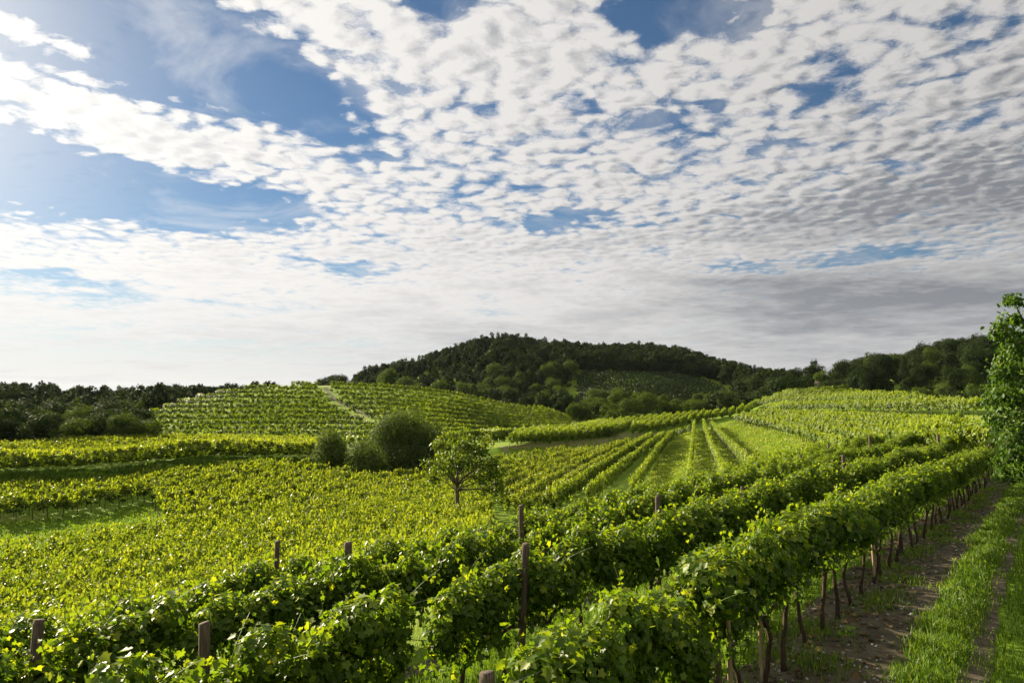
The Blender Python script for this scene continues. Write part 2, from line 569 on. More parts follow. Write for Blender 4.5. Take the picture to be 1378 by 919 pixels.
# wood on the left and the far line behind it
cp(205, 602, 112); cp(100, 606, 109); cp(0, 609, 107)
ctrl += [(-110, 110, -8.5), (-100, 150, -8.0), (-170, 140, -8.5), (-150, 250, -6.0), (-230, 330, -3.0), (-90, 310, -6.0), (-40, 310, -7.0), (-130, 420, 0.0), (-330, 420, -2.0)]
# far hill
for px, py, d in ((480, 514, 400), (560, 501, 430), (640, 475, 450), (682, 466, 450), (730, 480, 455), (790, 492, 455), (850, 480, 450), (900, 481, 448), (960, 494, 440), (1035, 511, 440)):
    cp(px, py, d)
for px, py, d in ((600, 520, 330), (690, 505, 320), (760, 505, 320), (500, 528, 300), (560, 541, 268), (690, 556, 238), (800, 545, 250), (950, 545, 260), (800, 505, 320), (950, 510, 330), (870, 520, 290), (860, 553, 215), (1000, 535, 250)):
    cp(px, py, d)
ctrl += [(-90, 560, -2), (0, 640, 4), (70, 640, 2), (190, 560, -2), (20, 235, -7.5), (75, 262, -6.5)]
# right-hand wood
for px, py, d in ((1110, 520, 250), (1200, 505, 300), (1300, 486, 340), (1400, 480, 340), (1200, 533, 218), (1320, 533, 192)):
    cp(px, py, d)
ctrl += [(160, 420, 2), (330, 470, 6)]
# all round
for a in range(-180, 181, 30):
    ctrl.append((3200 * math.sin(R(a)), 3200 * math.cos(R(a)), -30.0))
    ctrl.append((1100 * math.sin(R(a)), 1100 * math.cos(R(a)), -12.0))
for a in (-150, -110, 110, 150, 180):
    ctrl.append((25 * math.sin(R(a)), 25 * math.cos(R(a)), -2.5))
    ctrl.append((150 * math.sin(R(a)), 150 * math.cos(R(a)), -5.0))
for t, z in ((-30, -3.5), (-15, -3.5)):
    cn(t, 3, z)
ctrl = np.array(ctrl)


def feat(x, y):
    return np.stack([1.6 * np.arctan2(x, y), np.log(np.hypot(x, y) + 0.4)], -1)


def kern(r2):
    return 0.5 * r2 * np.log(r2 + 1e-12)




def sm(x):
    x = np.clip(x, 0, 1)
    return x * x * (3 - 2 * x)


def step(x, y):
    """the grassy bank that edges the flat terrace"""
    t = AT[0] * x + AT[1] * y
    n = AN[0] * x + AN[1] * y
    nb = np.interp(t, [0, 20, 34, 48, 60], [80.5, 75.6, 72.2, 68.4, 66])
    q = n - nb
    yp = np.interp(x, [-5, -2, 9.9, 25.2, 31.5, 36], [99.3, 99.3, 111.3, 127.3, 133.3, 137])
    e = yp - y
    low = 1.4 * sm((x + 6) / 4) * (1 - sm((x - 27) / 8)) * sm(e / 1.6) * (1 - sm((e - 2.5) / 14))
    return 2.5 * (1 - 0.75 * sm((t - 34) / 20)) * sm(q / 1.5) * (1 - sm((q - 3) / 40)) * (1 - sm((t - 54) / 12)) - low


cf = feat(ctrl[:, 0], ctrl[:, 1])
cz = ctrl[:, 2] - step(ctrl[:, 0], ctrl[:, 1])
nC = len(cf)
K = kern(((cf[:, None] - cf[None]) ** 2).sum(-1)) + np.eye(nC) * 2e-4
A = np.zeros((nC + 3, nC + 3))
A[:nC, :nC] = K
A[:nC, nC] = 1
A[:nC, nC + 1:] = cf
A[nC:, :nC] = A[:nC, nC:].T
sol = np.linalg.solve(A, np.concatenate([cz, np.zeros(3)]))
TH = np.concatenate([np.arange(-180, -50, 5.0), np.arange(-50, 50.01, 0.36), np.arange(55, 180.1, 5.0)])
DL = 0.012
LR = np.arange(math.log(0.7), math.log(3600), DL)
tt_, ll_ = np.meshgrid(np.radians(TH), LR, indexing='ij')
gx, gy = np.exp(ll_) * np.sin(tt_), np.exp(ll_) * np.cos(tt_)


def h_rbf(x, y):
    f = feat(x, y)
    out = np.empty(len(f))
    for i in range(0, len(f), 20000):
        q = f[i:i + 20000]
        out[i:i + 20000] = kern(((q[:, None] - cf[None]) ** 2).sum(-1)) @ sol[:nC] + sol[nC] + q @ sol[nC + 1:]
    return out


gz = h_rbf(gx.ravel(), gy.ravel()).reshape(gx.shape)
gz += step(gx, gy)
# small unevenness
def bumps(x, y):
    return 0.035 * (np.sin(x * 1.7 + 1.3 * np.sin(y * 0.9)) * np.sin(y * 1.3 + 0.7)) + 0.02 * np.sin(3.1 * x + 1.1) * np.sin(2.7 * y)
gz += bumps(gx, gy) * np.clip(np.hypot(gx, gy) / 6, 0, 1)


def H(x, y):
    """height of the ground mesh"""
    x = np.asarray(x, float)
    y = np.asarray(y, float)
    th = np.degrees(np.arctan2(x, y))
    i = np.clip(np.searchsorted(TH, th) - 1, 0, len(TH) - 2)
    f = (th - TH[i]) / (TH[i + 1] - TH[i])
    l = (np.log(np.maximum(np.hypot(x, y), 0.71)) - LR[0]) / DL
    j = np.clip(l.astype(int), 0, len(LR) - 2)
    k = l - j
    return gz[i, j] * (1 - f) * (1 - k) + gz[i + 1, j] * f * (1 - k) + gz[i, j + 1] * (1 - f) * k + gz[i + 1, j + 1] * f * k


def hit(px, py, up=0.0, dmin=4.0, dmax=700.0):
    """where the sight lines through these picture points meet the ground raised by `up`"""
    px = np.atleast_1d(np.asarray(px, float))
    py = np.atleast_1d(np.asarray(py, float))
    a, b, c = pix_dir(px, py)
    D = np.exp(np.linspace(math.log(dmin), math.log(dmax), 1500))
    X = (a / b)[:, None] * D
    Z = (c / b)[:, None] * D
    below = Z < H(X, np.broadcast_to(D, X.shape)) + up
    k = below.argmax(1)
    ok = below.any(1)
    d = D[np.maximum(k, 1)]
    return np.stack([a / b * d, d], -1), ok


nT, nL = gx.shape
ii = np.arange(nT - 1)[:, None] * nL
jj = np.arange(nL - 1)[None]
gf = np.stack([ii + jj, ii + jj + 1, ii + nL + jj + 1, ii + nL + jj], -1).reshape(-1, 4)
gv = np.stack([gx, gy, gz], -1).reshape(-1, 3)
# close the small disc under the viewpoint
c0 = len(gv)
gv = np.concatenate([gv, [[0, 0, float(gz[:, 0].mean())]]])
fan = np.stack([np.arange(nT - 1) * nL, (np.arange(nT - 1) + 1) * nL, np.full(nT - 1, c0)], -1)
ground = link('ground', mesh_np('ground', gv, [gf[:, ::-1], fan[:, ::-1]], M_GROUND, smooth=True))
tag(ground, kind='structure')


def ribbon(name, pts, width, mat, lift=0.012, ragged=0.12, cross=5, step=0.35):
    """a sheet draped on the ground along a line"""
    pts = resample(np.asarray(pts, float), step)
    d = unit(np.gradient(pts, axis=0))
    nn = np.stack([-d[:, 1], d[:, 0]], -1)
    m = len(pts)
    w = np.asarray(width) / 2 * np.ones(m)
    wl = w + ragged * np.interp(np.arange(m), np.arange(0, m + 6, 3), rng.normal(size=len(np.arange(0, m + 6, 3))))
    wr = w + ragged * np.interp(np.arange(m), np.arange(0, m + 6, 3), rng.normal(size=len(np.arange(0, m + 6, 3))))
    s = np.linspace(-1, 1, cross)
    off = np.where(s[None] < 0, s[None] * wl[:, None], s[None] * wr[:, None])
    XY = pts[:, None] + off[..., None] * nn[:, None]
    Z = H(XY[..., 0], XY[..., 1]) + lift
    V = np.concatenate([XY, Z[..., None]], -1).reshape(-1, 3)
    i = np.arange(m - 1)[:, None] * cross
    j = np.arange(cross - 1)[None]
    F = np.stack([i + j, i + j + 1, i + cross + j + 1, i + cross + j], -1).reshape(-1, 4)
    o = link(name, mesh_np(name, V, F, mat, smooth=True))
    return tag(o, kind='structure')


def resample(p, step):
    s = np.concatenate([[0], np.cumsum(np.linalg.norm(np.diff(p, axis=0), axis=1))])
    n = max(2, int(s[-1] / step) + 1)
    q = np.linspace(0, s[-1], n)
    return np.stack([np.interp(q, s, p[:, 0]), np.interp(q, s, p[:, 1])], -1)


def line_tn(n, t0, t1, k=40):
    t = np.linspace(t0, t1, k)
    return np.stack(tn(t, n), -1)


# bare earth under the first row, the two wheel tracks, and bare strips between the radial rows
ribbon('bare_earth_strip', line_tn(2.85, 1, 50), 1.5, M_DIRT, 0.010, 0.12)
ribbon('bare_earth_strip', line_tn(5.6, 1, 40), 1.0, M_DIRT, 0.010, 0.22)
ribbon('bare_earth_strip', line_tn(8.3, 1, 40), 0.9, M_DIRT, 0.010, 0.22)
ribbon('left_wheel_track', line_tn(2.0, 1, 50), 0.6, M_DIRT, 0.016, 0.05)
ribbon('right_wheel_track', line_tn(0.95, 4, 50), 0.30, M_DIRT, 0.016, 0.05)
for a, b, c in (((941, 582), (938, 610), (940, 645)), ((946, 582), (960, 610), (968, 645)), ((958, 580), (985, 612), (1005, 645)), ((917, 590), (893, 620), (875, 648))):
    p, ok = hit([a[0], b[0], c[0]], [a[1], b[1], c[1]])
    ribbon('dirt_path', p, 0.9, M_DIRT, 0.02, 0.12)
p, ok = hit([672, 700, 740, 780, 820, 870, 905], [602, 600, 597, 594, 590, 584, 580])
ribbon('grass_path', p, 1.5, rough_mat('dry_grass', (0.15, 0.14, 0.05), (0.26, 0.23, 0.10), 4), 0.012, 0.2)
p, ok = hit([437, 441, 450, 470, 500], [521, 528, 537, 548, 560], 0, 140, 240)
ribbon('dirt_path', p, 1.3, rough_mat('path_soil', (0.035, 0.036, 0.014), (0.07, 0.06, 0.025), 2), 0.03, 0.4)


# ------------------------------------------------------------------ vines far enough to be rows
def row_mesh(pts, size, dens, top=1.85, bottom=0.65, halfw=0.28, shoots=0.25, bright=0.0, mat=M_ROW, name='vine_row', gap=0.0):
    """leaf wall along a line; returns (mesh, origin)"""
    pts = resample(pts, 0.5)
    seg = np.linalg.norm(np.diff(pts, axis=0), axis=1)
    s = np.concatenate([[0], np.cumsum(seg)])
    L = s[-1]
    n = max(30, int(L * dens))
    q = rng.uniform(0, L, n)
    # vines stand about a metre apart: the canopy swells round each one
    ph = rng.uniform(0, 6.28)
    vine_id = np.floor(q / 1.05).astype(int)
    vr = rng.uniform(-1, 1, vine_id.max() + 2)
    swell = 0.5 + 0.5 * np.cos(2 * np.pi * (q / 1.05 - 0.5))
    tp = top * (0.90 + 0.10 * swell + 0.09 * vr[vine_id])
    if gap:
        keep = rng.uniform(size=n) < (1 - gap * (1 - swell))
        q, vine_id, swell, tp = q[keep], vine_id[keep], swell[keep], tp[keep]
        n = len(q)
    x = np.interp(q, s, pts[:, 0])
    y = np.interp(q, s, pts[:, 1])
    d = unit(np.gradient(pts, axis=0))
    ddx = np.interp(q, s, d[:, 0])
    ddy = np.interp(q, s, d[:, 1])
    nn = np.stack([-ddy, ddx], -1)
    # leaves gather in clusters along the canes
    ncl = max(20, int(L * (11 if size < 0.17 else 7)))
    cq = rng.uniform(0, L, ncl)
    order = np.argsort(cq)
    cq = cq[order]
    cz_ = rng.beta(1.6, 0.95, ncl)
    cs_ = np.clip(rng.normal(0, 0.62, ncl), -1.1, 1.1)
    ct_ = rng.normal(0, 0.13, ncl)
    ch_ = rng.normal(0, 0.10, ncl)
    pick = np.clip(np.searchsorted(cq, q) + rng.integers(-3, 4, n), 0, ncl - 1)
    spread = 0.12 if size < 0.17 else 0.16
    q = np.clip(cq[pick] + rng.normal(0, spread, n), 0, L)
    x = np.interp(q, s, pts[:, 0])
    y = np.interp(q, s, pts[:, 1])
    fz = np.clip(cz_[pick] + rng.normal(0, 0.11, n), -0.08, 1.12)
    w = halfw * (0.55 + 0.75 * np.sin(np.clip(fz, 0.02, 0.98) * np.pi) ** 0.7) * (0.8 + 0.3 * swell)
    side = np.clip(cs_[pick] + rng.normal(0, 0.28, n), -1.25, 1.25)
    z = bottom + (tp - bottom) * fz + ch_[pick] * (fz > 0.7)
    X = x + nn[:, 0] * side * w
    Y = y + nn[:, 1] * side * w
    base = H(x, y)
    C = np.stack([X, Y, base + z], -1)
    N = np.stack([nn[:, 0] * side * 1.3, nn[:, 1] * side * 1.3, 0.35 + 0.9 * (fz - 0.4)], -1) + rng.normal(0, 0.38, (n, 3))
    S = size * rng.uniform(0.7, 1.35, n)
    tint = np.clip(0.22 + 0.26 * np.clip(fz, 0, 1.1) + 0.08 * vr[vine_id] + ct_[pick] + rng.normal(0, 0.12, n) + bright, 0, 1)  # paler upwards: younger top leaves, plus painted contrast of lit top and shaded foot
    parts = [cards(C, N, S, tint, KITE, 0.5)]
    m = int(n * shoots * 0.35)
    if m > 4:
        i = rng.integers(0, n, m)
        zz = tp[i] + rng.uniform(-0.25, 0.28, m)
        C2 = np.stack([x[i] + nn[i, 0] * rng.normal(0, 0.14, m), y[i] + nn[i, 1] * rng.normal(0, 0.14, m), base[i] + zz], -1)
        N2 = rng.normal(0, 1, (m, 3))
        N2[:, 2] *= 0.25
        T2 = np.clip(0.62 + rng.normal(0, 0.2, m) + bright, 0, 1)
        parts.append(cards(C2, N2, S[i] * 0.8, T2, KITE, -1.1, np.full(m, 1.9)))
    V, F, t = merge(parts)
    o = np.array([pts[0, 0], pts[0, 1], float(H(pts[0, 0], pts[0, 1]))])
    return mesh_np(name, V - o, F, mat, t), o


def trunk_mesh(pts, o, every=1.05, hgt=0.95, rad=0.035):
    pts = resample(pts, every)
    parts = []
    for x, y in pts:
        z = float(H(x, y))
        a = rng.normal(0, 0.05, 4)
        P3 = np.array([[x, y, z - 0.05], [x + a[0], y + a[1], z + hgt * 0.5], [x + a[2], y + a[3], z + hgt]]) - o
        parts.append(tube(P3, [rad * 1.25, rad, rad * 0.9], 4, False))
    V, F, t = merge(parts)
    return mesh_np('trunks', V, F, M_BARK)


ORD = ['first', 'second', 'third', 'fourth', 'fifth', 'sixth', 'seventh', 'eighth', 'ninth', 'tenth', 'eleventh', 'twelfth', 'thirteenth', 'fourteenth',
       'fifteenth', 'sixteenth', 'seventeenth', 'eighteenth', 'nineteenth', 'twentieth', 'twenty-first', 'twenty-second', 'twenty-third', 'twenty-fourth', 'twenty-fifth']


def vine_row(pts, label, group, size, dens, trunks=False, **kw):
    me, o = row_mesh(pts, size, dens, **kw)
    if trunks:
        root = link('vine_row', None, loc=o)
        link('foliage', me, root)
        tr = link('trunks', trunk_mesh(pts, o), root)
        tr['kind'] = 'stuff'
    else:
        root = link('vine_row', me, loc=o)
    return tag(root, label, 'vine row', group)


def rows_from_pixels(lines, up, k=30, dmin=4.0, dmax=700.0):
    """each line: list of (px, py) along the canopy top; returns ground lines"""
    out = []
    for ln in lines:
        ln = np.array(ln, float)
        u = np.linspace(0, 1, k)
        s = np.linspace(0, 1, len(ln))
        p, ok = hit(np.interp(u, s, ln[:, 0]), np.interp(u, s, ln[:, 1]), up, dmin, dmax)
        p = p[ok]
        j = np.where(np.linalg.norm(np.diff(p, axis=0), axis=1) > 14)[0]
        for q in reversed(j):
            p = p[q + 1:] if q < len(p) / 2 else p[:q + 1]
        if len(p) > 3:
            out.append(smooth(p))
        else:
            out.append(None)
    return out


def smooth(p):
    q = p.copy()
    for _ in range(3):
        q[1:-1] = 0.25 * q[:-2] + 0.5 * q[1:-1] + 0.25 * q[2:]
    return q


def urange(n, u0, u1):
    f = lambda u: n * (0.787 + u * 0.617) / (0.617 - u * 0.787)
    return f(u0), f(u1)


# valley floor
n = 17.5
k = 0
while n < 74:
    t0, t1 = urange(n, -0.84, -0.03 if n < 40 else -0.02)
    t1 = min(t1, 62)
    if n > 51:
        t1 = min(t1, 41.5 + (71 - n) * 0.2)
    if 47.5 < n < 61.5:
        t0 = max(t0, 22.5 + (n - 47) * 0.38)
    if n > 66:
        t1 = min(t1, float(np.interp(-(n + 1.3), [-80.5, -75.6, -72.2, -68.4], [0, 20, 34, 48])))
    if t1 < t0 + 3:
        n += 2.55
        continue
    pts = line_tn(n, t0, t1)
    dist = math.hypot(*tn((t0 + t1) / 2, n))
    vine_row(pts, 'yellow-green vine row on the valley floor, %s out from the near block' % ORD[k], 'vine rows on the valley floor',
             max(0.125, dist * 0.0026), 280 if dist < 45 else 220, trunks=n > 44, shoots=0.55, bright=0.09 - 0.0015 * max(0, n - 30), mat=M_VALLEY, top=1.75, halfw=0.42)
    n += 2.55
    k += 1
# terrace above the grassy bank
NBT, NBN = [0, 20, 34, 48, 60, 80], [80.5, 75.6, 72.2, 68.4, 66, 62]
for k in range(21):
    o_ = 2.5 + 2.55 * k
    t = np.arange(10, 78, 1.0)
    nn = np.interp(t, NBT, NBN) + o_
    X, Y = tn(t, nn)
    ok = (X / Y > -0.85) & (X / Y < -0.275) & (Y < np.where(X / Y < -0.525, 106.5, 128))
    if ok.sum() > 4:
        vine_row(np.stack([X[ok], Y[ok]], -1), 'bright vine row on the flat terrace, %s behind the shaded bank' % ORD[k], 'vine rows on the flat terrace',
                 0.23, 180, shoots=0.5, bright=0.10, mat=M_VALLEY, halfw=0.40)

# rounded hill
CRX = [205, 212, 260, 320, 360, 440, 520, 600, 700, 830]
CRY = [548, 545, 530, 520, 515, 513, 516, 525, 545, 566]
BTX = [205, 440, 520, 620, 720, 830]
BTY = [600, 600, 601, 600, 593, 576]
pathx = lambda y: np.interp(y, [512, 530, 538, 548, 560, 575, 600], [437, 443, 452, 470, 500, 540, 600])
NR = 13
for i in range(NR):
    f = (i + 0.25) / NR
    f2 = f ** 1.12
    y0 = 513 + (600 - 513) * f2
    X = np.arange(202, 832, 9.0)
    c = np.interp(X, CRX, CRY)
    b = np.interp(X, BTX, BTY)
    Y = np.where(X < 440, y0 + 0.6, c + (b - c) * f2 + 0.6)
    left = (Y > c + 0.4) & (X < pathx(Y) - 5)
    right = (X > pathx(Y) + 5)
    for side, msk in (('left', left), ('right', right)):
        if msk.sum() < 4:
            continue
        p, ok = hit(X[msk], Y[msk], 1.6, 118, 246)
        p = p[ok]
        if len(p) < 4:
            continue
        p = smooth(smooth(p))
        jump = np.where(np.linalg.norm(np.diff(p, axis=0), axis=1) > 20)[0]
        if len(jump):
            p = p[jump[-1] + 1:] if jump[-1] < len(p) / 2 else p[:jump[0] + 1]
        if len(p) < 4:
            continue
        vine_row(p, 'terraced vine row on the rounded hill, %s below its crest, %s of the path' % (ORD[i], side), 'vine rows on the rounded hill',
                 0.25, 190, shoots=0.1, bright=0.12, halfw=0.36, top=1.8, bottom=0.2)

# rows that fan up the middle slope
fan_px = [
    [(934, 567), (933, 580), (930, 605), (925, 645)],
    [(947, 567), (953, 585), (965, 610), (984, 648)],
    [(957, 567), (975, 585), (1000, 608), (1040, 642)],
    [(930, 573), (904, 579), (885, 600), (850, 648)],
    [(894, 580), (862, 602), (832, 624), (790, 656)],
    [(877, 582), (845, 601), (800, 627), (745, 662)],
    [(866, 587), (825, 607), (780, 630), (705, 682)],
    [(848, 590), (800, 611), (745, 638), (680, 676)],
    [(835, 593), (790, 611), (735, 634), (672, 662)],
    [(815, 597), (770, 613), (720, 632), (668, 650)],
    [(790, 603), (750, 616), (710, 629), (664, 640)],
    [(755, 610), (725, 618), (695, 625), (662, 630)],
    [(790, 601), (745, 609), (700, 617), (660, 622)],
    [(760, 601), (725, 607), (690, 612), (662, 615)],
]
for i, p in enumerate(rows_from_pixels(fan_px, 1.65, 40, 52.0, 160.0)):
    if p is None:
        continue
    lab = ('vine row running straight up the middle slope, %s right of the wide grass lane' % ORD[i] if i < 3 else
           'slanting vine row on the middle slope, %s left of the wide grass lane' % ORD[i - 3])
    vine_row(p, lab, 'vine rows fanning up the middle slope', 0.13, 460, shoots=0.12, top=1.65, bottom=0.3,
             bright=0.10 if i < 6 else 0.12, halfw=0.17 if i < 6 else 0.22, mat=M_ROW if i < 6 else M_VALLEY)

FAN = rows_from_pixels(fan_px, 1.65, 40, 52.0, 160.0)

# short rows that end along the pale path
ends = []
for i, x in enumerate(np.arange(684, 1010, 11.0)):
    y = np.interp(x, [684, 760, 830, 900, 930, 1010], [590, 586, 578, 568, 562, 548])
    ends.append([(x, y), (x + 9, y - 6), (x + 20, y - 12), (x + 34, y - 19)])
for i, p in enumerate(rows_from_pixels(ends, 1.6, 14, 80.0, 175.0)):
    if p is None:
        continue
    j = np.where(np.linalg.norm(np.diff(p, axis=0), axis=1) > 12)[0]
    if len(j):
        p = p[:j[0] + 1]
    if len(p) < 3:
        continue
    vine_row(p, 'short vine row ending above the pale path, %s from its left end' % ORD[min(i, 24)], 'short vine rows above the pale path',
             0.16, 330, shoots=0.15, bright=0.10, halfw=0.26, bottom=0.35)

# right-hand rise
rise = [
    ([(990, 558), (1040, 566), (1075, 575.5), (1111, 586), (1160, 599)], True),
    ([(998, 556), (1060, 563.5), (1120, 575), (1170, 584), (1240, 597)], True),
    ([(1006, 555), (1070, 560), (1130, 568), (1210, 578), (1290, 590)], False),
    ([(1014, 553), (1080, 556.5), (1140, 561.5), (1220, 570.5), (1330, 586)], False),
    ([(1022, 553), (1090, 555.5), (1150, 558.5), (1230, 565.5), (1335, 580)], False),
    ([(1032, 552.5), (1100, 554.5), (1160, 557), (1240, 562), (1335, 574)], False),
    ([(1030, 545), (1070, 543), (1130, 542), (1220, 542), (1335, 540)], True),
    ([(1205, 538.5), (1240, 537), (1280, 537), (1335, 537.5)], False),
    ([(1036, 543.5), (1080, 541), (1140, 540), (1220, 540), (1335, 538)], False),
    ([(960, 551), (1000, 542), (1050, 536), (1130, 532), (1245, 533)], False),
    ([(985, 543), (1030, 535), (1070, 531), (1140, 528), (1235, 529)], False),
    ([(1015, 535), (1050, 529), (1090, 526), (1150, 525), (1222, 525)], False),
    ([(1045, 527), (1080, 523.5), (1120, 522), (1150, 522), (1215, 523)], False),
]
rl = ['foremost vine row of the right-hand rise, edging the bright grass slope', 'vine row of the right-hand rise, second behind the bright grass slope',
      'vine row of the right-hand rise, third behind the bright grass slope', 'vine row of the right-hand rise, fourth behind the bright grass slope',
      'vine row of the right-hand rise, fifth behind the bright grass slope', 'vine row of the right-hand rise, last before the narrow grass band',
      'tall vine row on dark trunks crossing the right-hand rise above a grass band', 'short vine row at the right end of the rise, beside the broad-leaved tree', 'vine row close behind the tall row on dark trunks',
      'vine row curving over the right-hand rise, lowest of the top four', 'vine row curving over the right-hand rise, second lowest of the top four',
      'vine row near the top of the right-hand rise, just below the topmost', 'topmost vine row on the right-hand rise, below the wood']
for (ln, trk), lab, p in zip(rise, rl, rows_from_pixels([r[0] for r in rise], 1.75, 50, 46.0, 190.0)):
    if p is None:
        continue
    vine_row(p, lab, 'vine rows on the right-hand rise', 0.16, 340, trunks=trk, shoots=0.2, bright=0.13, halfw=0.25, top=1.85, bottom=0.75)

# vineyard below the far wood; cloud shadow painted into its dark leaves
FARPTS = []
for i in range(18):
    y = 499 + i * 2.65
    x0 = 776 + max(0, (506 - y)) * 1.2 + rng.uniform(-4, 4)
    x1 = np.interp(y, [498, 505, 515, 530, 545], [905, 942, 972, 985, 955])
    p, ok = hit(np.linspace(x0, x1, 26), np.full(26, y) + np.linspace(0, 3, 26), 1.5, 190, 420)
    p = smooth(p[ok])
    j = np.where(np.linalg.norm(np.diff(p, axis=0), axis=1) > 20)[0]
    if len(j):
        p = p[:j[0] + 1]
    if len(p) > 4:
        FARPTS.append(p)
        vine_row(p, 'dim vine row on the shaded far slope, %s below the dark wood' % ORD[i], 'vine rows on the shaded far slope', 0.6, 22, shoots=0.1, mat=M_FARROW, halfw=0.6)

# ------------------------------------------------------------------ near vines, one by one
def near_foliage(seed, n_clump):
    r = np.random.default_rng(seed)
    Cs, Ns, Ss, Ts = [], [], [], []
    for c in range(n_clump):
        f = (c + r.uniform(0.2, 0.8)) / n_clump
        cen = np.array([-0.56 + 1.12 * f, r.normal(0, 0.08), r.uniform(1.18, 1.70)])
        rad = np.array([r.uniform(0.22, 0.34), r.uniform(0.15, 0.26), r.uniform(0.24, 0.36)])
        m = 300
        u = unit(r.normal(size=(m, 3)))
        rr = r.uniform(0.35, 1.12, (m, 1)) ** 0.6
        Cs.append(cen + u * rad * rr)
        Ns.append(u + np.array([0, 0, 0.45]) + r.normal(0, 0.45, (m, 3)))
        Ss.append(r.uniform(0.05, 0.098, m))
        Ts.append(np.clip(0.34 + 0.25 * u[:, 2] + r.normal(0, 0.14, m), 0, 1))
    m = 300
    q = np.stack([r.uniform(-0.58, 0.58, m), r.normal(0, 0.11, m), r.uniform(0.95, 1.80, m)], -1)
    q[:, 2] += 0.06 * np.sin(q[:, 0] * 9 + seed)
    Cs.append(q)
    Ns.append(np.stack([r.normal(0, .6, m), q[:, 1] * 5 + r.normal(0, .5, m), r.normal(0.45, .5, m)], -1))
    Ss.append(r.uniform(0.05, 0.095, m))
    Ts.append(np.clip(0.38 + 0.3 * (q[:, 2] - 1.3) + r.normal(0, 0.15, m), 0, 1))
    # hanging skirts
    m = 80
    q = np.stack([r.uniform(-0.55, 0.55, m), r.normal(0, 0.20, m), r.uniform(0.86, 1.15, m)], -1)
    Cs.append(q)
    Ns.append(np.stack([r.normal(0, .4, m), np.sign(q[:, 1]) * 1.0 + r.normal(0, .3, m), r.normal(0.2, .4, m)], -1))
    Ss.append(r.uniform(0.06, 0.11, m))
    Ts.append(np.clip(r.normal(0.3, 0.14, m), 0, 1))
    canes = []
    # shoots above the top wire
    for _ in range(9):
        x0, y0, z0 = r.uniform(-0.5, 0.5), r.normal(0, 0.1), r.uniform(1.55, 1.75)
        ln = r.uniform(0.2, 0.55)
        lean = r.normal(0, 0.35, 2)
        k = int(ln / 0.05) + 2
        s = np.linspace(0, 1, k)[:, None]
        bend = s ** 2
        pts = np.array([[x0, y0, z0]]) + s * np.array([[lean[0] * ln, lean[1] * ln, ln]]) + bend * np.array([[lean[0] * .2, lean[1] * .2, -0.12 * ln]])
        canes.append(tube(pts, np.linspace(0.006, 0.003, k), 4, False))
        jit = r.normal(0, 0.035, (k, 3))
        Cs.append(pts + jit)
        Ns.append(r.normal(0, 0.8, (k, 3)) + np.array([0, 0, 0.6]))
        Ss.append(np.linspace(0.095, 0.04, k) * r.uniform(0.8, 1.2, k))
        Ts.append(np.clip(r.normal(0.66, 0.16, k), 0, 1))
    C, N, S, T = map(np.concatenate, (Cs, Ns, Ss, Ts))
    T = np.where(r.uniform(size=len(T)) < 0.03, 1.0, T)
    S = S * np.where(r.uniform(size=len(S)) < 0.25, 0.58, 0.98)
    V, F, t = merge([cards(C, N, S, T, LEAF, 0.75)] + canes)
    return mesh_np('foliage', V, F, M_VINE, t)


def near_trunk(seed):
    r = np.random.default_rng(seed + 100)
    a = np.cumsum(r.normal(0, 0.035, (6, 2)), axis=0)
    z = np.linspace(-0.06, 0.95, 6)
    P3 = np.stack([a[:, 0] - a[0, 0], a[:, 1] - a[0, 1], z], -1)
    rad = np.array([0.044, 0.033, 0.029, 0.028, 0.030, 0.034]) * r.uniform(0.85, 1.2)
    parts = [tube(P3, rad, 8)]
    for s in (-1, 1):
        e = P3[-1]
        parts.append(tube(np.array([e - [0, 0, .05], e + [s * .12, 0, .08], e + [s * .32, 0, .12], e + [s * .5, 0, .10]]), [.032, .026, .02, .014], 6))
    V, F, t = merge(parts)
    return mesh_np('trunk', V, F, M_BARK, smooth=True)


NV = 9
FOL = [near_foliage(s, 6 + s % 2) for s in range(NV)]
TRK = [near_trunk(s) for s in range(6)]
ANG = math.atan2(AT[1], AT[0])
NEAR = [(2.93, 4.35, 48.5, 0.95), (5.63, 0.4, 64.0, 1.0), (8.33, 0.8, 66.0, 1.0), (11.03, 1.6, 62.0, 1.0)]
ROWNAME = ['nearest the dirt track', 'second from the dirt track', 'third from the dirt track', 'fourth from the dirt track']
vine_t = [[], [], [], []]
count = 0
for k, (n, t0, t1, sp) in enumerate(NEAR):
    t = t0
    while t < t1:
        if k == 1 and 5.5 < t < 6.1:
            t += 0.5
            continue
        x, y = tn(t, n + rng.normal(0, 0.03))
        x, y = float(x), float(y)
        z = float(H(x, y))
        root = link('grapevine', None, loc=(x, y, z), rot=(0, 0, ANG + rng.normal(0, 0.05) + (math.pi if rng.uniform() < .5 else 0)))
        vine_t[k].append((t, root))
        sc = rng.uniform(0.93, 1.08)
        link('trunk', TRK[int(rng.integers(6))], root)
        link('foliage', FOL[int(rng.integers(NV))], root, loc=(0, 0, rng.uniform(-0.05, 0.05)), scale=(1.0, rng.uniform(0.9, 1.2), sc))
        t += sp * rng.uniform(0.88, 1.12)
        count += 1
for k in range(4):
    for i, (t, root) in enumerate(vine_t[k]):
        if k == 0 and i < 18:
            lab = 'leafy grapevine in the row %s, %s from its near end' % (ROWNAME[k], ORD[i])
        elif k == 0:
            lab = 'leafy grapevine in the far half of the row nearest the dirt track'
        else:
            lab = 'leafy grapevine in the vine row %s' % ROWNAME[k]
        tag(root, lab, 'grapevine', 'grapevines in the row ' + ROWNAME[k])

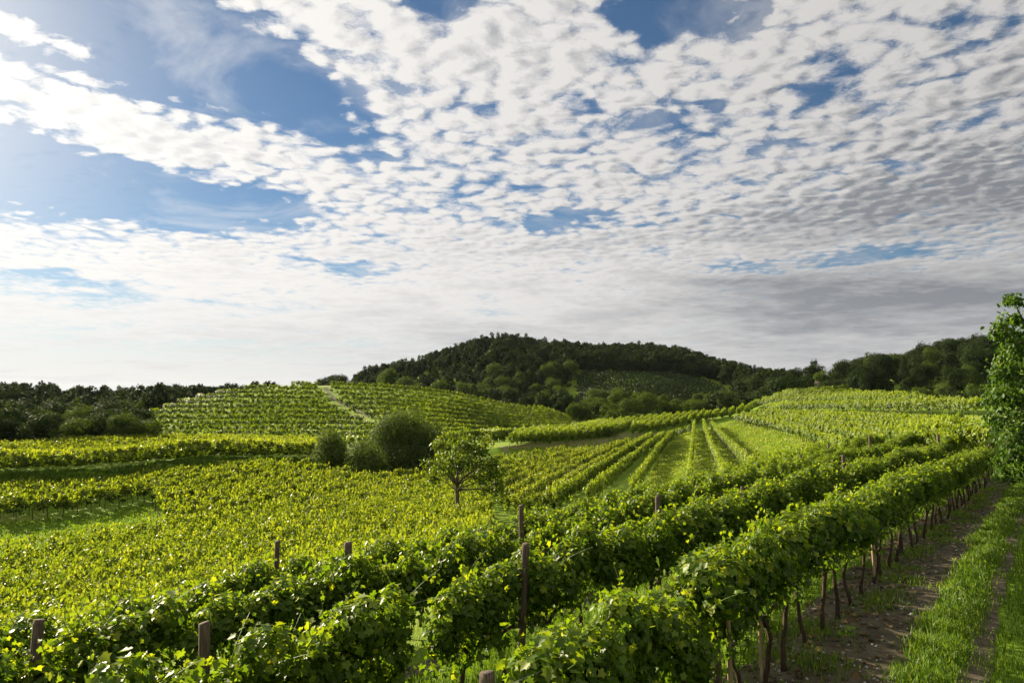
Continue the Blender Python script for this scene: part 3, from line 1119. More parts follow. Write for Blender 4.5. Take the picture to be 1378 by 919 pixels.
# further rows of the near block that show on the right
for i, (n, t0, t1) in enumerate(((13.9, 42, 60), (16.6, 48, 60))):
    vine_row(line_tn(n, t0, t1), 'vine row %s behind the near block, seen past its posts' % ORD[i], 'vine rows behind the near block', 0.115, 330, trunks=True, shoots=0.25, bright=0.06, top=1.9, halfw=0.25)


# ------------------------------------------------------------------ posts, stakes and wires
def post_mesh(name, h, rad, mat, seed):
    r = np.random.default_rng(seed)
    z = np.array([-0.1, 0.3, h * 0.5, h - 0.04, h])
    P3 = np.stack([np.cumsum(r.normal(0, 0.006, 5)), np.cumsum(r.normal(0, 0.006, 5)), z], -1)
    V, F, t = tube(P3, rad * np.array([1.06, 1.02, 1.0, 0.98, 0.93]), 9)
    V[:, :2] *= 1 + r.normal(0, 0.02, (len(V), 1))
    return mesh_np(name, V, F, mat)


POSTS = [post_mesh('wooden_post', 2.2, 0.052, M_POST, s) for s in range(3)]
STAKE = post_mesh('vine_stake', 1.35, 0.028, M_STAKE, 8)


def t_at(n, px):
    u = (px - 689) / 919.0
    return urange(n, u, u)[0]


# row, sight line, height of its top in the picture, width, label
post_list = [
    (0, 640, 905, 1.0, 'weathered post at the near end of the first row, just showing above the leaves'),
    (0, 962, 755, 0.9, 'grey wooden post in the first row beside a pale stake'),
    (0, 1328, 598, 1.3, 'tall wooden end post where the first row meets the broad-leaved tree'),
    (1, 293, 842, 0.9, 'thick reddish post among big leaves in the second row, lowest on the left'),
    (1, 700, 728, 1.0, 'reddish post topping the second row in the middle of the near block'),
    (1, 882, 668, 1.0, 'reddish post in the second row right of the middle one'),
    (1, 1000, 655, 0.9, 'short post tip in the second row, midway along the near block'),
    (1, 1133, 612, 1.1, 'dark post in the second row, last before the tall free-standing post'),
    (1, 1260, 584, 1.7, 'tall weathered post standing free above the second row far along it'),
    (2, 63, 832, 1.0, 'dark post half sunk in the leaves at the left edge of the third row'),
    (2, 475, 730, 1.15, 'dark post in the third row left of the little tree'),
    (2, 703, 680, 1.0, 'dark post in the third row just right of the little tree'),
    (2, 1076, 612, 1.0, 'slim grey post in the third row in front of the bright grass slope'),
    (2, 1168, 586, 1.4, 'left post of the close pair standing above the far third row'),
    (3, 377, 728, 0.9, 'thin dark post tip at the edge of the yellow valley field'),
    (3, 1112, 597, 1.2, 'post in the fourth row at the right foot of the bright grass slope'),
    (3, 1175, 588, 1.4, 'right post of the close pair standing above the far third row'),
    (3, 1251, 587, 1.2, 'post just left of the tall free-standing post, one row behind it'),
    (4, 1213, 578, 1.2, 'farthest small post, behind the fourth row'),
]
for i, (k, px, py, wd, lab) in enumerate(post_list):
    t = t_at(2.93 + 2.7 * k, px)
    x, y = map(float, tn(t, 2.95 + 2.7 * k))
    a, b, c = pix_dir(px, py)
    z = float(H(x, y))
    hh = min(2.6, max(1.6, float(c / b * y) - z))
    o = link('wooden_post', POSTS[i % 3], loc=(x, y, z), rot=(rng.normal(0, 0.035), rng.normal(0, 0.035), rng.uniform(0, 6)), scale=(wd, wd, hh / 2.2))
    tag(o, lab, 'post', 'wooden trellis posts')
for px, dn, lab in ((965, -0.10, 'pale bare stake standing in front of the first row'), (1163, -0.05, 'pale thin stake beside a vine trunk midway along the first row'), (1020, 0.03, 'short pale stake by a twisted vine trunk in the first row')):
    t = t_at(2.93, px)
    x, y = map(float, tn(t, 2.93 + dn))
    tag(link('vine_stake', STAKE, loc=(x, y, float(H(x, y))), rot=(0.03, -0.02, 0)), lab, 'stake', 'pale vine stakes')
for k, (n, t0, t1, sp) in enumerate(NEAR):
    p = line_tn(n, t0 - 1, t1, 60)
    parts = []
    for h in (0.85, 1.3, 1.7):
        P3 = np.concatenate([p, (H(p[:, 0], p[:, 1]) + h)[:, None]], -1)
        parts.append(tube(P3, np.full(len(P3), 0.0016), 4, False))
    V, F, t = merge(parts)
    o = P3[0] - [0, 0, 1.7]
    tag(link('trellis_wire', mesh_np('trellis_wire', V - o, F, M_WIRE), loc=o), 'three thin strands of trellis wire along the row ' + ROWNAME[k], 'wire', 'trellis wires')


# ------------------------------------------------------------------ grass and pebbles
def blades(XY, hgt, wid, tint, name, label):
    n = len(XY)
    z = H(XY[:, 0], XY[:, 1])
    a = rng.uniform(0, 2 * np.pi, n)
    lean = rng.normal(0, 0.35, (n, 2)) * hgt[:, None]
    B = np.stack([np.cos(a), np.sin(a)], -1) * (wid / 2)[:, None]
    V = np.zeros((n, 5, 3))
    V[:, 0, :2] = XY - B
    V[:, 1, :2] = XY + B
    V[:, 2, :2] = XY + B * 0.7 + lean * 0.35
    V[:, 3, :2] = XY - B * 0.7 + lean * 0.35
    V[:, 4, :2] = XY + lean
    V[:, :2, 2] = (z - 0.01)[:, None]
    V[:, 2:4, 2] = (z + hgt * 0.6)[:, None]
    V[:, 4, 2] = z + hgt * 0.95
    b = (np.arange(n) * 5)[:, None]
    F4 = b + np.array([[0, 1, 2, 3]])
    F3 = b + np.array([[3, 2, 4]])
    o = link(name, mesh_np(name, V.reshape(-1, 3), [F3, F4], M_GRASS, np.concatenate([tint, tint])))
    return tag(o, label, 'grass', None, 'stuff')


def strip_points(n_lo, n_hi, t_lo, t_hi, count, power=1.0):
    t = t_lo * (t_hi / t_lo) ** rng.uniform(0, 1, count) ** power
    nn = rng.uniform(n_lo, n_hi, count) + rng.normal(0, 0.07, count) + 0.07 * np.sin(t * 1.9) * np.sin(t * 0.73 + 1)
    return np.stack(tn(t, nn), -1), t, nn


def clump(XY, sc=1.3):
    return 0.5 + 0.5 * np.sin(XY[:, 0] * sc * 2.1 + 1.7 * np.sin(XY[:, 1] * sc)) * np.sin(XY[:, 1] * sc * 1.7 + 2.2)


allXY, allh, allw, allt = [], [], [], []
for (a, b, c, hh) in ((1.08, 1.72, 48000, 0.20), (-3.2, 0.80, 66000, 0.17), (1.76, 2.25, 5000, 0.10), (2.25, 3.5, 24000, 0.13), (0.8, 1.12, 3500, 0.09), (3.6, 5.3, 16000, 0.28), (6.0, 8.0, 11000, 0.30), (8.7, 10.7, 7000, 0.30), (3.2, 8.2, 15000, 0.24)):
    XY, t, nn = strip_points(a, b, 2.5 if a < 3.5 else 3.0, 12 if a == 3.2 else 55, c)
    cl = clump(XY)
    keep = rng.uniform(size=len(XY)) < 0.35 + 0.65 * cl
    if a in (1.76, 2.25, 0.8):
        keep = rng.uniform(size=len(XY)) < np.clip(cl * 1.9 - 0.70, 0.05, 1)
    XY, t, cl = XY[keep], t[keep], cl[keep]
    m = len(XY)
    allXY.append(XY)
    allh.append(hh * rng.uniform(0.4, 1.25, m) * (0.6 + 0.6 * cl))
    allw.append(np.maximum(0.009, 0.0011 * t) * rng.uniform(0.8, 1.5, m))
    allt.append(np.clip(0.30 + 0.2 * (cl - 0.5) + rng.normal(0, 0.16, m) + (rng.uniform(size=m) < 0.09) * 0.5, 0, 1))
blades(np.concatenate(allXY), np.concatenate(allh), np.concatenate(allw), np.concatenate(allt), 'grass', 'green grass along the dirt track and between the near vine rows')

def between(p, q, count):
    """points strewn between two ground lines"""
    p, q = resample_n(p, 60), resample_n(q, 60)
    s = rng.uniform(0, 59, count)
    f = rng.uniform(0.06, 0.94, count)[:, None]
    ip = np.stack([np.interp(s, np.arange(60), p[:, j]) for j in (0, 1)], -1)
    iq = np.stack([np.interp(s, np.arange(60), q[:, j]) for j in (0, 1)], -1)
    return ip * (1 - f) + iq * f


def resample_n(p, k):
    s = np.concatenate([[0], np.cumsum(np.linalg.norm(np.diff(p, axis=0), axis=1))])
    w = np.linspace(0, s[-1], k)
    return np.stack([np.interp(w, s, p[:, 0]), np.interp(w, s, p[:, 1])], -1)


slope_edge = hit([986, 1040, 1090, 1125, 1180], [566, 578, 589, 597, 612])[0]
XY = np.concatenate([between(FAN[3], FAN[0], 16000), between(FAN[0], FAN[1], 9000), between(FAN[1], FAN[2], 7000), between(FAN[2], slope_edge, 26000)])
m = len(XY)
cl = clump(XY, 0.5)
dd = np.hypot(XY[:, 0], XY[:, 1])
blades(XY, rng.uniform(0.12, 0.32, m) * (0.6 + 0.6 * cl), dd * 0.0011 * rng.uniform(0.8, 1.5, m), np.clip(0.75 + 0.25 * (cl - 0.5) + rng.normal(0, 0.15, m), 0, 1), 'grass',
       'bright grass of the lanes and open slope among the middle vine rows')
XY = np.stack(tn(rng.uniform(9, 44, 26000), rng.uniform(46, 63, 26000)), -1)
m = len(XY)
cl = clump(XY, 0.35)
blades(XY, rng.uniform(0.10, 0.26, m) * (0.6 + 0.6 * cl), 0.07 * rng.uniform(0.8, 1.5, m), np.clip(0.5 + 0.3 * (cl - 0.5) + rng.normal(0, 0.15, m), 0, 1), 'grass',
       'short bright grass of the open patch in the valley vineyard')

t = rng.uniform(10, 56, 22000)
XY = np.stack(tn(t, np.interp(t, NBT, NBN) + rng.uniform(-0.8, 2.2, 22000)), -1)
m = len(XY)
cl = clump(XY, 0.6)
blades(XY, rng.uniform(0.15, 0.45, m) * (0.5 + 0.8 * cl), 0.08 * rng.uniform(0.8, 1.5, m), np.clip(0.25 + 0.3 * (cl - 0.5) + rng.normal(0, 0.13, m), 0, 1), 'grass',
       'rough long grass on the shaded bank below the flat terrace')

XY, t, nn = strip_points(1.3, 3.6, 3, 40, 900)
m = len(XY)
ico_v = unit(np.array([[1, 0, 0], [-1, 0, 0], [0, 1, 0], [0, -1, 0], [0, 0, 1], [0, 0, -1]], float))
ico_f = np.array([[0, 2, 4], [2, 1, 4], [1, 3, 4], [3, 0, 4], [2, 0, 5], [1, 2, 5], [3, 1, 5], [0, 3, 5]])
S = rng.uniform(0.008, 0.03, m) * (1 + t / 40)
V = ico_v[None] * S[:, None, None] * rng.uniform(0.6, 1.3, (m, 6, 3)) * np.array([1, 1, 0.7])
V[:, :, :2] += XY[:, None]
V[:, :, 2] += (H(XY[:, 0], XY[:, 1]) + 0.018)[:, None]
peb = link('pebbles', mesh_np('pebbles', V.reshape(-1, 3), (ico_f[None] + (np.arange(m) * 6)[:, None, None]).reshape(-1, 3), M_STONE))
tag(peb, 'small pale stones scattered on the dirt track', 'pebbles', None, 'stuff')


m = 1500
XY, t, nn = strip_points(1.8, 3.5, 3, 40, m)
S = rng.uniform(0.012, 0.045, m) * (1 + t / 40)
V = ico_v[None] * S[:, None, None] * rng.uniform(0.5, 1.4, (m, 6, 3)) * np.array([1, 1, 0.6])
V[:, :, :2] += XY[:, None]
V[:, :, 2] += (H(XY[:, 0], XY[:, 1]) + 0.016)[:, None]
tag(link('dirt_clods', mesh_np('dirt_clods', V.reshape(-1, 3), (ico_f[None] + (np.arange(m) * 6)[:, None, None]).reshape(-1, 3), M_DIRT)),
    'small brown clods of earth on the dirt track', 'clods', None, 'stuff')
m = 1500
tl = rng.uniform(3, 42, m)
XY = np.stack(tn(tl, 2.9 + rng.normal(0, 0.55, m)), -1)
C = np.concatenate([XY, (H(XY[:, 0], XY[:, 1]) + 0.03)[:, None]], -1)
V, F, t = cards(C, rng.normal(0, 0.35, (m, 3)) + [0, 0, 1.0], rng.uniform(0.05, 0.10, m), rng.uniform(0, 1, m), LEAF, 0.0)
M_LITTER = leaf_mat('dry_leaf', (0.07, 0.04, 0.02), (0.16, 0.10, 0.04), (0.26, 0.19, 0.08), 0.2, (1.2, 1.1, 0.8), 0.7, 0.1)
tag(link('fallen_leaves', mesh_np('fallen_leaves', V, F, M_LITTER, t)), 'dry fallen leaves on the bare earth under the first row', 'leaf litter', None, 'stuff')


# ------------------------------------------------------------------ trees
def crown_cards(lobes, per, size, tmpl=KITE, r=rng, inner=0.6, down=0.4, tb=0.0, sig=0.13):
    Cs, Ns, Ss, Ts = [], [], [], []
    for c, rad in lobes:
        c = np.asarray(c, float)
        rad = np.asarray(rad, float)
        m = max(8, int(per * (rad.prod()) ** (2 / 3)))
        u = unit(r.normal(size=(m, 3)))
        # small clusters on the lobe
        nb = max(5, m // 18)
        cent = unit(r.normal(size=(nb, 3)))
        idx = r.integers(0, nb, m)
        u = unit(u * 0.45 + cent[idx] * 0.8)
        rr = np.clip(r.normal(0.95, sig, (m, 1)), inner, 1.25) * (0.88 + 0.24 * r.uniform(size=nb)[idx][:, None])
        Cs.append(c + u * rad * rr)
        Ns.append(u + r.normal(0, 0.5, (m, 3)) + np.array([0, 0, 0.25]))
        Ss.append(size * r.uniform(0.65, 1.35, m))
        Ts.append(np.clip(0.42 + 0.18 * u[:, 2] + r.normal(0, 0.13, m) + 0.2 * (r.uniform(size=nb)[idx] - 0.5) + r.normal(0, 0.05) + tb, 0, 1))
    C, N, S, T = map(np.concatenate, (Cs, Ns, Ss, Ts))
    return cards(C, N, S, T, tmpl, down)


def lobes_for(kind, r):
    """a crown about 8 m high, base at z=0"""
    L = []
    if kind == 'broad':
        for _ in range(11):
            a, q = r.uniform(0, 6.28), r.uniform(0.3, 1) ** 0.6 * 2.6
            z = r.uniform(2.6, 7.0)
            q *= 1.0 - 0.45 * max(0, z - 4.5) / 2.5
            L.append(((q * math.cos(a), q * math.sin(a), z), np.array([1, 1, 0.85]) * r.uniform(1.1, 1.75)))
        L.append(((0, 0, 4.5), (2.2, 2.2, 2.6)))
        L.append(((0, 0, 1.6), (2.2, 2.2, 1.5)))
    elif kind == 'tall':
        for i in range(10):
            z = 1.5 + 7.0 * i / 9
            q = r.uniform(0, 1) * (1.5 - 1.1 * abs(z - 4) / 5)
            a = r.uniform(0, 6.28)
            L.append(((q * math.cos(a), q * math.sin(a), z), np.array([1, 1, 1.0]) * (1.5 - 0.85 * max(0, z - 3) / 6) * r.uniform(0.8, 1.2)))
    else:
        for _ in range(9):
            a, q = r.uniform(0, 6.28), r.uniform(0.3, 1) * 2.3
            L.append(((q * math.cos(a), q * math.sin(a), r.uniform(1.0, 4.6)), np.array([1.1, 1.1, 0.9]) * r.uniform(1.0, 1.6)))
    return L


def simple_trunk(h=4.5, r0=0.26):
    parts = [tube(np.array([[0, 0, -0.3], [0.05, 0.02, h * 0.5], [0.0, 0.1, h]]), [r0 * 1.2, r0 * 0.8, r0 * 0.4], 6)]
    for a in (0.3, 2.2, 4.4):
        parts.append(tube(np.array([[0.04, 0.02, h * 0.45], [math.cos(a), math.sin(a), h * 0.8], [1.8 * math.cos(a), 1.8 * math.sin(a), h * 1.15]]), [r0 * 0.45, r0 * 0.3, r0 * 0.12], 5))
    V, F, t = merge(parts)
    return mesh_np('trunk', V, F, M_TRUNK, smooth=True)


TRUNK = simple_trunk()
CROWN = {}
for kind in ('broad', 'tall', 'bushy'):
    for v in range(3):
        r = np.random.default_rng(50 + v + 10 * len(kind))
        V, F, t = crown_cards(lobes_for(kind, r), 190, 0.29, KITE, r)
        CROWN[kind, v, 'dark'] = mesh_np('crown', V, F, M_SHADE_LEAF, t)
        CROWN[kind, v, 'lit'] = mesh_np('crown', V, F, M_LIT_LEAF, t)  # same crown in shade-painted and sun-painted leaf colour
def tree(name, x, y, h, kind, shade_, label, group, cat='tree', sink=0.0):
    v = int(rng.integers(3))
    root = link(name, None, loc=(x, y, float(H(x, y)) - sink), rot=(0, 0, rng.uniform(0, 6.28)))
    s = h / {'broad': 8.3, 'tall': 9.2, 'bushy': 5.8}[kind]
    link('trunk', TRUNK, root, scale=(s, s, s * (0.7 if kind == 'bushy' else 1)))
    link('crown', CROWN[kind, v, shade_], root, scale=(s * rng.uniform(0.9, 1.15), s * rng.uniform(0.9, 1.15), s))
    return tag(root, label, cat, group)


def scatter_px(n, px0, px1, d0, d1, mind=3.0):
    out = []
    tries = 0
    while len(out) < n and tries < n * 60:
        tries += 1
        d = rng.uniform(d0, d1)
        px = rng.uniform(px0, px1)
        a, b, c = pix_dir(px, 530)
        x = float(a / b * d)
        if all((x - q[0]) ** 2 + (d - q[1]) ** 2 > mind ** 2 for q in out):
            out.append((x, d))
    return out


def at_px(px, d):
    a, b, c = pix_dir(px, 530)
    return float(a / b * d), float(d)


# wood beyond the terrace on the left
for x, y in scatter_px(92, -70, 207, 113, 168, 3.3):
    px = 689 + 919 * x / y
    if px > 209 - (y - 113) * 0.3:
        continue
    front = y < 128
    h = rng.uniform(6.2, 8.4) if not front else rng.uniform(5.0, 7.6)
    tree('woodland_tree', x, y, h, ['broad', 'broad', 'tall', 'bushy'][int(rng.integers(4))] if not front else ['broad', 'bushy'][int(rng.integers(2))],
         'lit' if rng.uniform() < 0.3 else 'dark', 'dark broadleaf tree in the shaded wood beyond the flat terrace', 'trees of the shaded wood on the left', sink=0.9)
LOWC = []
for v in range(4):
    r = np.random.default_rng(90 + v)
    LOWC.append(crown_cards(lobes_for(('broad', 'broad', 'bushy', 'tall')[v], r), 34, 0.70, KITE, r))


def low_tree(x, y, s):
    V, F, t = LOWC[int(rng.integers(4))]
    a = rng.uniform(0, 6.28)
    ca, sa = math.cos(a) * s, math.sin(a) * s
    W = np.stack([V[:, 0] * ca - V[:, 1] * sa + x, V[:, 0] * sa + V[:, 1] * ca + y, V[:, 2] * s + float(H(x, y)) - 0.4], -1)
    return W, F, np.clip(t + rng.normal(0, 0.12), 0, 1)


parts = [low_tree(x, y, rng.uniform(0.8, 1.15) * (1.3 if y > 264 and x / y > -0.53 else 1.0)) for x, y in scatter_px(150, -90, 215, 200, 335, 4) + scatter_px(110, 200, 362, 264, 350, 3.8)]
V, F, t = merge(parts)
tag(link('ridge_woodland', mesh_np('ridge_woodland', V, F, M_SHADE_LEAF, t)), 'low dark wood along the skyline behind the left wood and the rounded hill', 'woodland', None, 'stuff')
for x, y in scatter_px(12, 395, 470, 300, 350, 5):
    tree('woodland_tree', x, y, rng.uniform(8.5, 11), 'broad', 'dark', 'small distant tree peeping over the rounded hill crest', 'trees peeping over the rounded hill')
# trees on the lower fold of the far hill, sunlight put into paler leaves
for x, y in scatter_px(32, 500, 770, 255, 315, 6):
    tree('woodland_tree', x, y, rng.uniform(8, 11), 'broad', 'lit', 'sunlit rounded tree on the lower fold of the far hill', 'sunlit trees on the fold of the far hill')
# belt of trees at the foot of the shaded slope
for x, y in scatter_px(30, 765, 915, 205, 240, 3.6):
    tree('woodland_tree', x, y, rng.uniform(5.0, 7.5), ['broad', 'bushy'][int(rng.integers(2))], 'lit', 'mid-green tree in the belt at the foot of the shaded slope', 'tree belt below the shaded slope')
for x, y in scatter_px(10, 925, 1010, 215, 250, 4):
    tree('woodland_tree', x, y, rng.uniform(5.5, 8), 'broad', 'lit', 'loose green tree right of the shaded slope', 'trees right of the shaded slope')
# right-hand wood
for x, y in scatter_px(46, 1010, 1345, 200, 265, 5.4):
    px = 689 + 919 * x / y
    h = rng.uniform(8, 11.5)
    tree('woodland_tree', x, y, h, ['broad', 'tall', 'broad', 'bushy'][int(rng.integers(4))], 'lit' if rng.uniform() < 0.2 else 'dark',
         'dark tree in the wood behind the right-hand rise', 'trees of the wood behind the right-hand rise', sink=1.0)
for x, y in scatter_px(32, 1160, 1380, 260, 345, 7) + scatter_px(9, 1252, 1306, 262, 335, 5):
    tree('woodland_tree', x, y, rng.uniform(8, 12), 'broad', 'dark', 'dark tree on the wooded slope climbing at the right', 'trees on the wooded slope at the right')

for px, d, h in ((1050, 238, 9.0), (1068, 244, 8.5), (1083, 240, 9.5), (1126, 236, 8.5), (1136, 240, 11.5), (1150, 236, 10), (1166, 242, 9)):
    x, y = at_px(px, d)
    tree('woodland_tree', x, y, h, 'broad', 'dark', 'dark tree close beside the half-hidden farmhouse', 'trees around the farmhouse', sink=1.0)

for x, y in scatter_px(14, 1235, 1350, 165, 200, 4.5):
    tree('woodland_tree', x, y, rng.uniform(5.5, 8), ['broad', 'bushy'][int(rng.integers(2))], 'dark' if rng.uniform() < 0.7 else 'lit',
         'low dark tree at the wood edge beside the lone round shrub', 'trees at the wood edge on the right', sink=0.8)

# the wood that covers the far hill: one mass, cloud shadow put into its leaf colour
FARALL = np.concatenate(FARPTS)
parts = []
cnt = 0
tries = 0
while cnt < 2500 and tries < 60000:
    tries += 1
    d = rng.uniform(185, 500)
    px = rng.uniform(480 if d > 300 else 560, 1065)
    if rng.uniform() < 0.2:
        d, px = rng.uniform(330, 410), rng.uniform(755, 1000)
    a, b, c = pix_dir(px, 530)
    x = float(a / b * d)
    z = float(H(x, d))
    py = 530 - 919 * z / d
    if 765 < px < 960 and d < 262 or d < np.interp(px, [480, 620, 760, 960, 1100], [275, 252, 212, 216, 216]):
        continue
    if (np.abs(FARALL - [x, d]) < [4.2, 4.2]).all(1).any() or (d < 250 and z > 0):
        continue
    parts.append(low_tree(x, d, rng.uniform(0.65, 1.12)))
    cnt += 1
V, F, t = merge(parts)
tag(link('hill_woodland', mesh_np('hill_woodland', V, F, M_SHADE_LEAF, t)), 'dense dark wood covering the far hill to its skyline', 'woodland', None, 'stuff')

# low growth that closes the wood behind the right-hand rise
parts = [low_tree(x, y, rng.uniform(0.5, 0.85)) for x, y in scatter_px(130, 1140, 1372, 206, 335, 4.0)]
V, F, t = merge(parts)
tag(link('wood_undergrowth', mesh_np('wood_undergrowth', V, F, M_SHADE_LEAF, t)), 'dark undergrowth closing the wood behind the right-hand rise', 'undergrowth', None, 'stuff')

# farmhouse in the trees
def farmhouse():
    p, ok = hit([1109], [519], 0, 200, 330)
    x, y = 0.457 * 232, 232.0
    z = float(H(x, y)) - 0.2
    root = link('farmhouse', None, loc=(x, y, z), rot=(0, 0, R(-20)))
    w, d, h, rh = 3.6, 3.0, 5.2, 2.3
    V = np.array([[-w, -d, -2], [w, -d, -2], [w, d, -2], [-w, d, -2], [-w, -d, h], [w, -d, h], [w, d, h], [-w, d, h]], float)
    F = np.array([[0, 1, 5, 4], [1, 2, 6, 5], [2, 3, 7, 6], [3, 0, 4, 7]])
    link('wall', mesh_np('wall', V, F, M_WALL), root)
    e = 0.45
    V = np.array([[-w - e, -d - e, h], [w + e, -d - e, h], [w + e, d + e, h], [-w - e, d + e, h], [-1.2, 0, h + rh], [1.2, 0, h + rh]], float)
    roof = link('roof', mesh_np('roof', V, [np.array([[0, 1, 5, 4], [2, 3, 4, 5], [3, 2, 1, 0]]), np.array([[1, 2, 5], [3, 0, 4]])], M_ROOF), root)
    def box(name, c, s, mat, par):
        q = np.array([[x_, y_, z_] for z_ in (-1, 1) for y_ in (-1, 1) for x_ in (-1, 1)], float) * np.array(s) / 2 + np.array(c)
        return link(name, mesh_np(name, q, np.array([[0, 2, 3, 1], [4, 5, 7, 6], [0, 1, 5, 4], [2, 6, 7, 3], [0, 4, 6, 2], [1, 3, 7, 5]]), mat), par)
    box('chimney', (0.9, 0.5, h + rh), (0.6, 0.6, 1.6), M_WALL, roof)
    for wx in (-2.0, 0.0, 2.0):
        box('window', (wx, -d - 0.02, 3.6), (0.9, 0.1, 1.3), M_DARK, root)
    tag(root, 'small farmhouse with a brown hipped roof half hidden among dark trees', 'house')


farmhouse()


# lone shrub on the right-hand rise
x, y = at_px(1237, 168)
tree('round_shrub', x, y, 5.6, 'bushy', 'lit', 'pale round shrub standing alone before the right-hand wood', None, 'shrub')


# three rounded bushes on the valley floor
def bush(name, px, d, w, h, label, tb, lob, extra=(), size=0.15, per=560):
    x, y = at_px(px, d)
    root = link(name, None, loc=(x, y, float(H(x, y))))
    r = np.random.default_rng(int(px))
    L = []
    for i in range(lob):
        a, q = r.uniform(0, 6.28), r.uniform(0.2, 1) ** 0.5
        z = r.uniform(0.12, 0.80) * h
        ww = w / 2 * (1 - 0.55 * max(0, z / h - 0.35))
        rr = r.uniform(0.20, 0.33) * min(w, h) * 0.95
        q = q * max(0.1, ww - rr * 0.8)
        L.append(((q * math.cos(a), q * math.sin(a), z), (rr, rr, rr * 1.0)))
    L.append(((0, 0, h * 0.4), (w * 0.38, w * 0.38, h * 0.42)))
    for ex, ez, er in extra:
        L.append(((ex, -0.3, ez), (er, er, er * 1.1)))
    V, F, t = crown_cards(L, per, size, KITE, r, 0.6, 0.2, tb, 0.11)
    V[:, 2] = np.maximum(V[:, 2], 0.02)
    link('crown', mesh_np('crown', V, F, M_BUSH, t), root)
    parts = []
    for i in range(4):
        a = i * 1.6 + r.uniform(0, 1)
        parts.append(tube(np.array([[0.1 * math.cos(a), 0.1 * math.sin(a), -0.2], [0.3 * math.cos(a), 0.3 * math.sin(a), h * 0.2], [w * 0.22 * math.cos(a), w * 0.22 * math.sin(a), h * 0.6]]), [0.14, 0.1, 0.05], 6))
    V, F, t = merge(parts)
    link('stem', mesh_np('stem', V, F, M_TRUNK), root)
    tag(root, label, 'bush', 'rounded bushes on the valley floor')


bush('rounded_bush', 448, 76, 4.2, 4.7, 'smaller dense rounded bush, leftmost of the three bushes', 0.08, 12)
bush('rounded_bush', 497, 73, 5.0, 4.6, 'low dome-shaped bush between the other two bushes', 0.14, 11)
bush('rounded_bush', 548, 78, 9.0, 6.6, 'tallest dark rounded bush with uneven top, beside the low dome', -0.03, 30, ((-2.2, 5.2, 1.1), (1.1, 6.3, 1.0), (2.9, 4.6, 1.2), (-0.6, 5.9, 0.9)))


# ------------------------------------------------------------------ little tree in the vines and broad-leaved tree at the right edge
def grow(r, p, d, ln, rad, depth, out, tips, spread=0.55, up=0.15):
    k = 4
    pts = [p]
    dd = d.copy()
    for i in range(k):
        dd = unit(dd + r.normal(0, 0.09, 3) + np.array([0, 0, up * 0.15]))
        pts.append(pts[-1] + dd * ln / k)
    rr = np.linspace(rad, rad * 0.62, k + 1)
    out.append(tube(np.array(pts), rr, 7 if rad > 0.04 else 5, depth == 0))
    if depth <= 1:
        tips.extend(pts[2:])
    if depth == 0:
        return
    for i in range(3 if depth > 1 else 4):
        side = unit(r.normal(size=3))
        nd = unit(dd * 0.75 + side * spread + np.array([0, 0, up]))
        st = pts[-1] if i < 2 else pts[-2]
        grow(r, st, nd, ln * r.uniform(0.62, 0.85), rad * 0.58, depth - 1, out, tips, spread, up)


def limb(p0, p1, r0, r1, r, sag=0.12):
    m = 6
    q = np.linspace(0, 1, m)[:, None]
    P3 = np.asarray(p0) * (1 - q) + np.asarray(p1) * q
    P3[1:-1] += r.normal(0, sag * 0.35, (m - 2, 3))
    P3[:, 2] += sag * np.sin(q[:, 0] * np.pi)
    return tube(P3, np.linspace(r0, r1, m), 7 if r0 > 0.04 else 5)


def sprays(r, lobes, trunk_pt, per, size, out, tmpl, tb=0.0, fill=1.0, down=0.85):
    """branches out to every lobe, twigs inside it, leaves hung along the twigs"""
    Cs, Ns, Ss, Ts = [], [], [], []
    for c, rad in lobes:
        c = np.asarray(c, float)
        tp = np.asarray(trunk_pt(c))
        out.append(limb(tp, c, 0.018 + 0.018 * np.linalg.norm(c - tp) ** 0.5, 0.014, r))
        nt = max(5, int(9 * rad ** 1.3 * fill))
        for _ in range(nt):
            u = unit(r.normal(size=3) + np.array([0, 0, 0.15]))
            e = c + u * rad * r.uniform(0.65, 1.15)
            out.append(limb(c + r.normal(0, rad * 0.15, 3), e, 0.012, 0.004, r, 0.05))
            m = int(per * r.uniform(0.7, 1.3))
            s = r.uniform(0.25, 1.08, (m, 1))
            Cs.append(c * (1 - s) + e * s + r.normal(0, 0.13 * rad + 0.05, (m, 3)))
            Ns.append(u * 0.6 + r.normal(0, 0.55, (m, 3)) + np.array([0, 0, 0.4]))
            Ss.append(size * r.uniform(0.6, 1.3, m))
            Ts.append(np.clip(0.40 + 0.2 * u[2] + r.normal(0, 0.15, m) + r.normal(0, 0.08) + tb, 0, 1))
    return cards(*map(np.concatenate, (Cs, Ns, Ss, Ts)), tmpl, down)


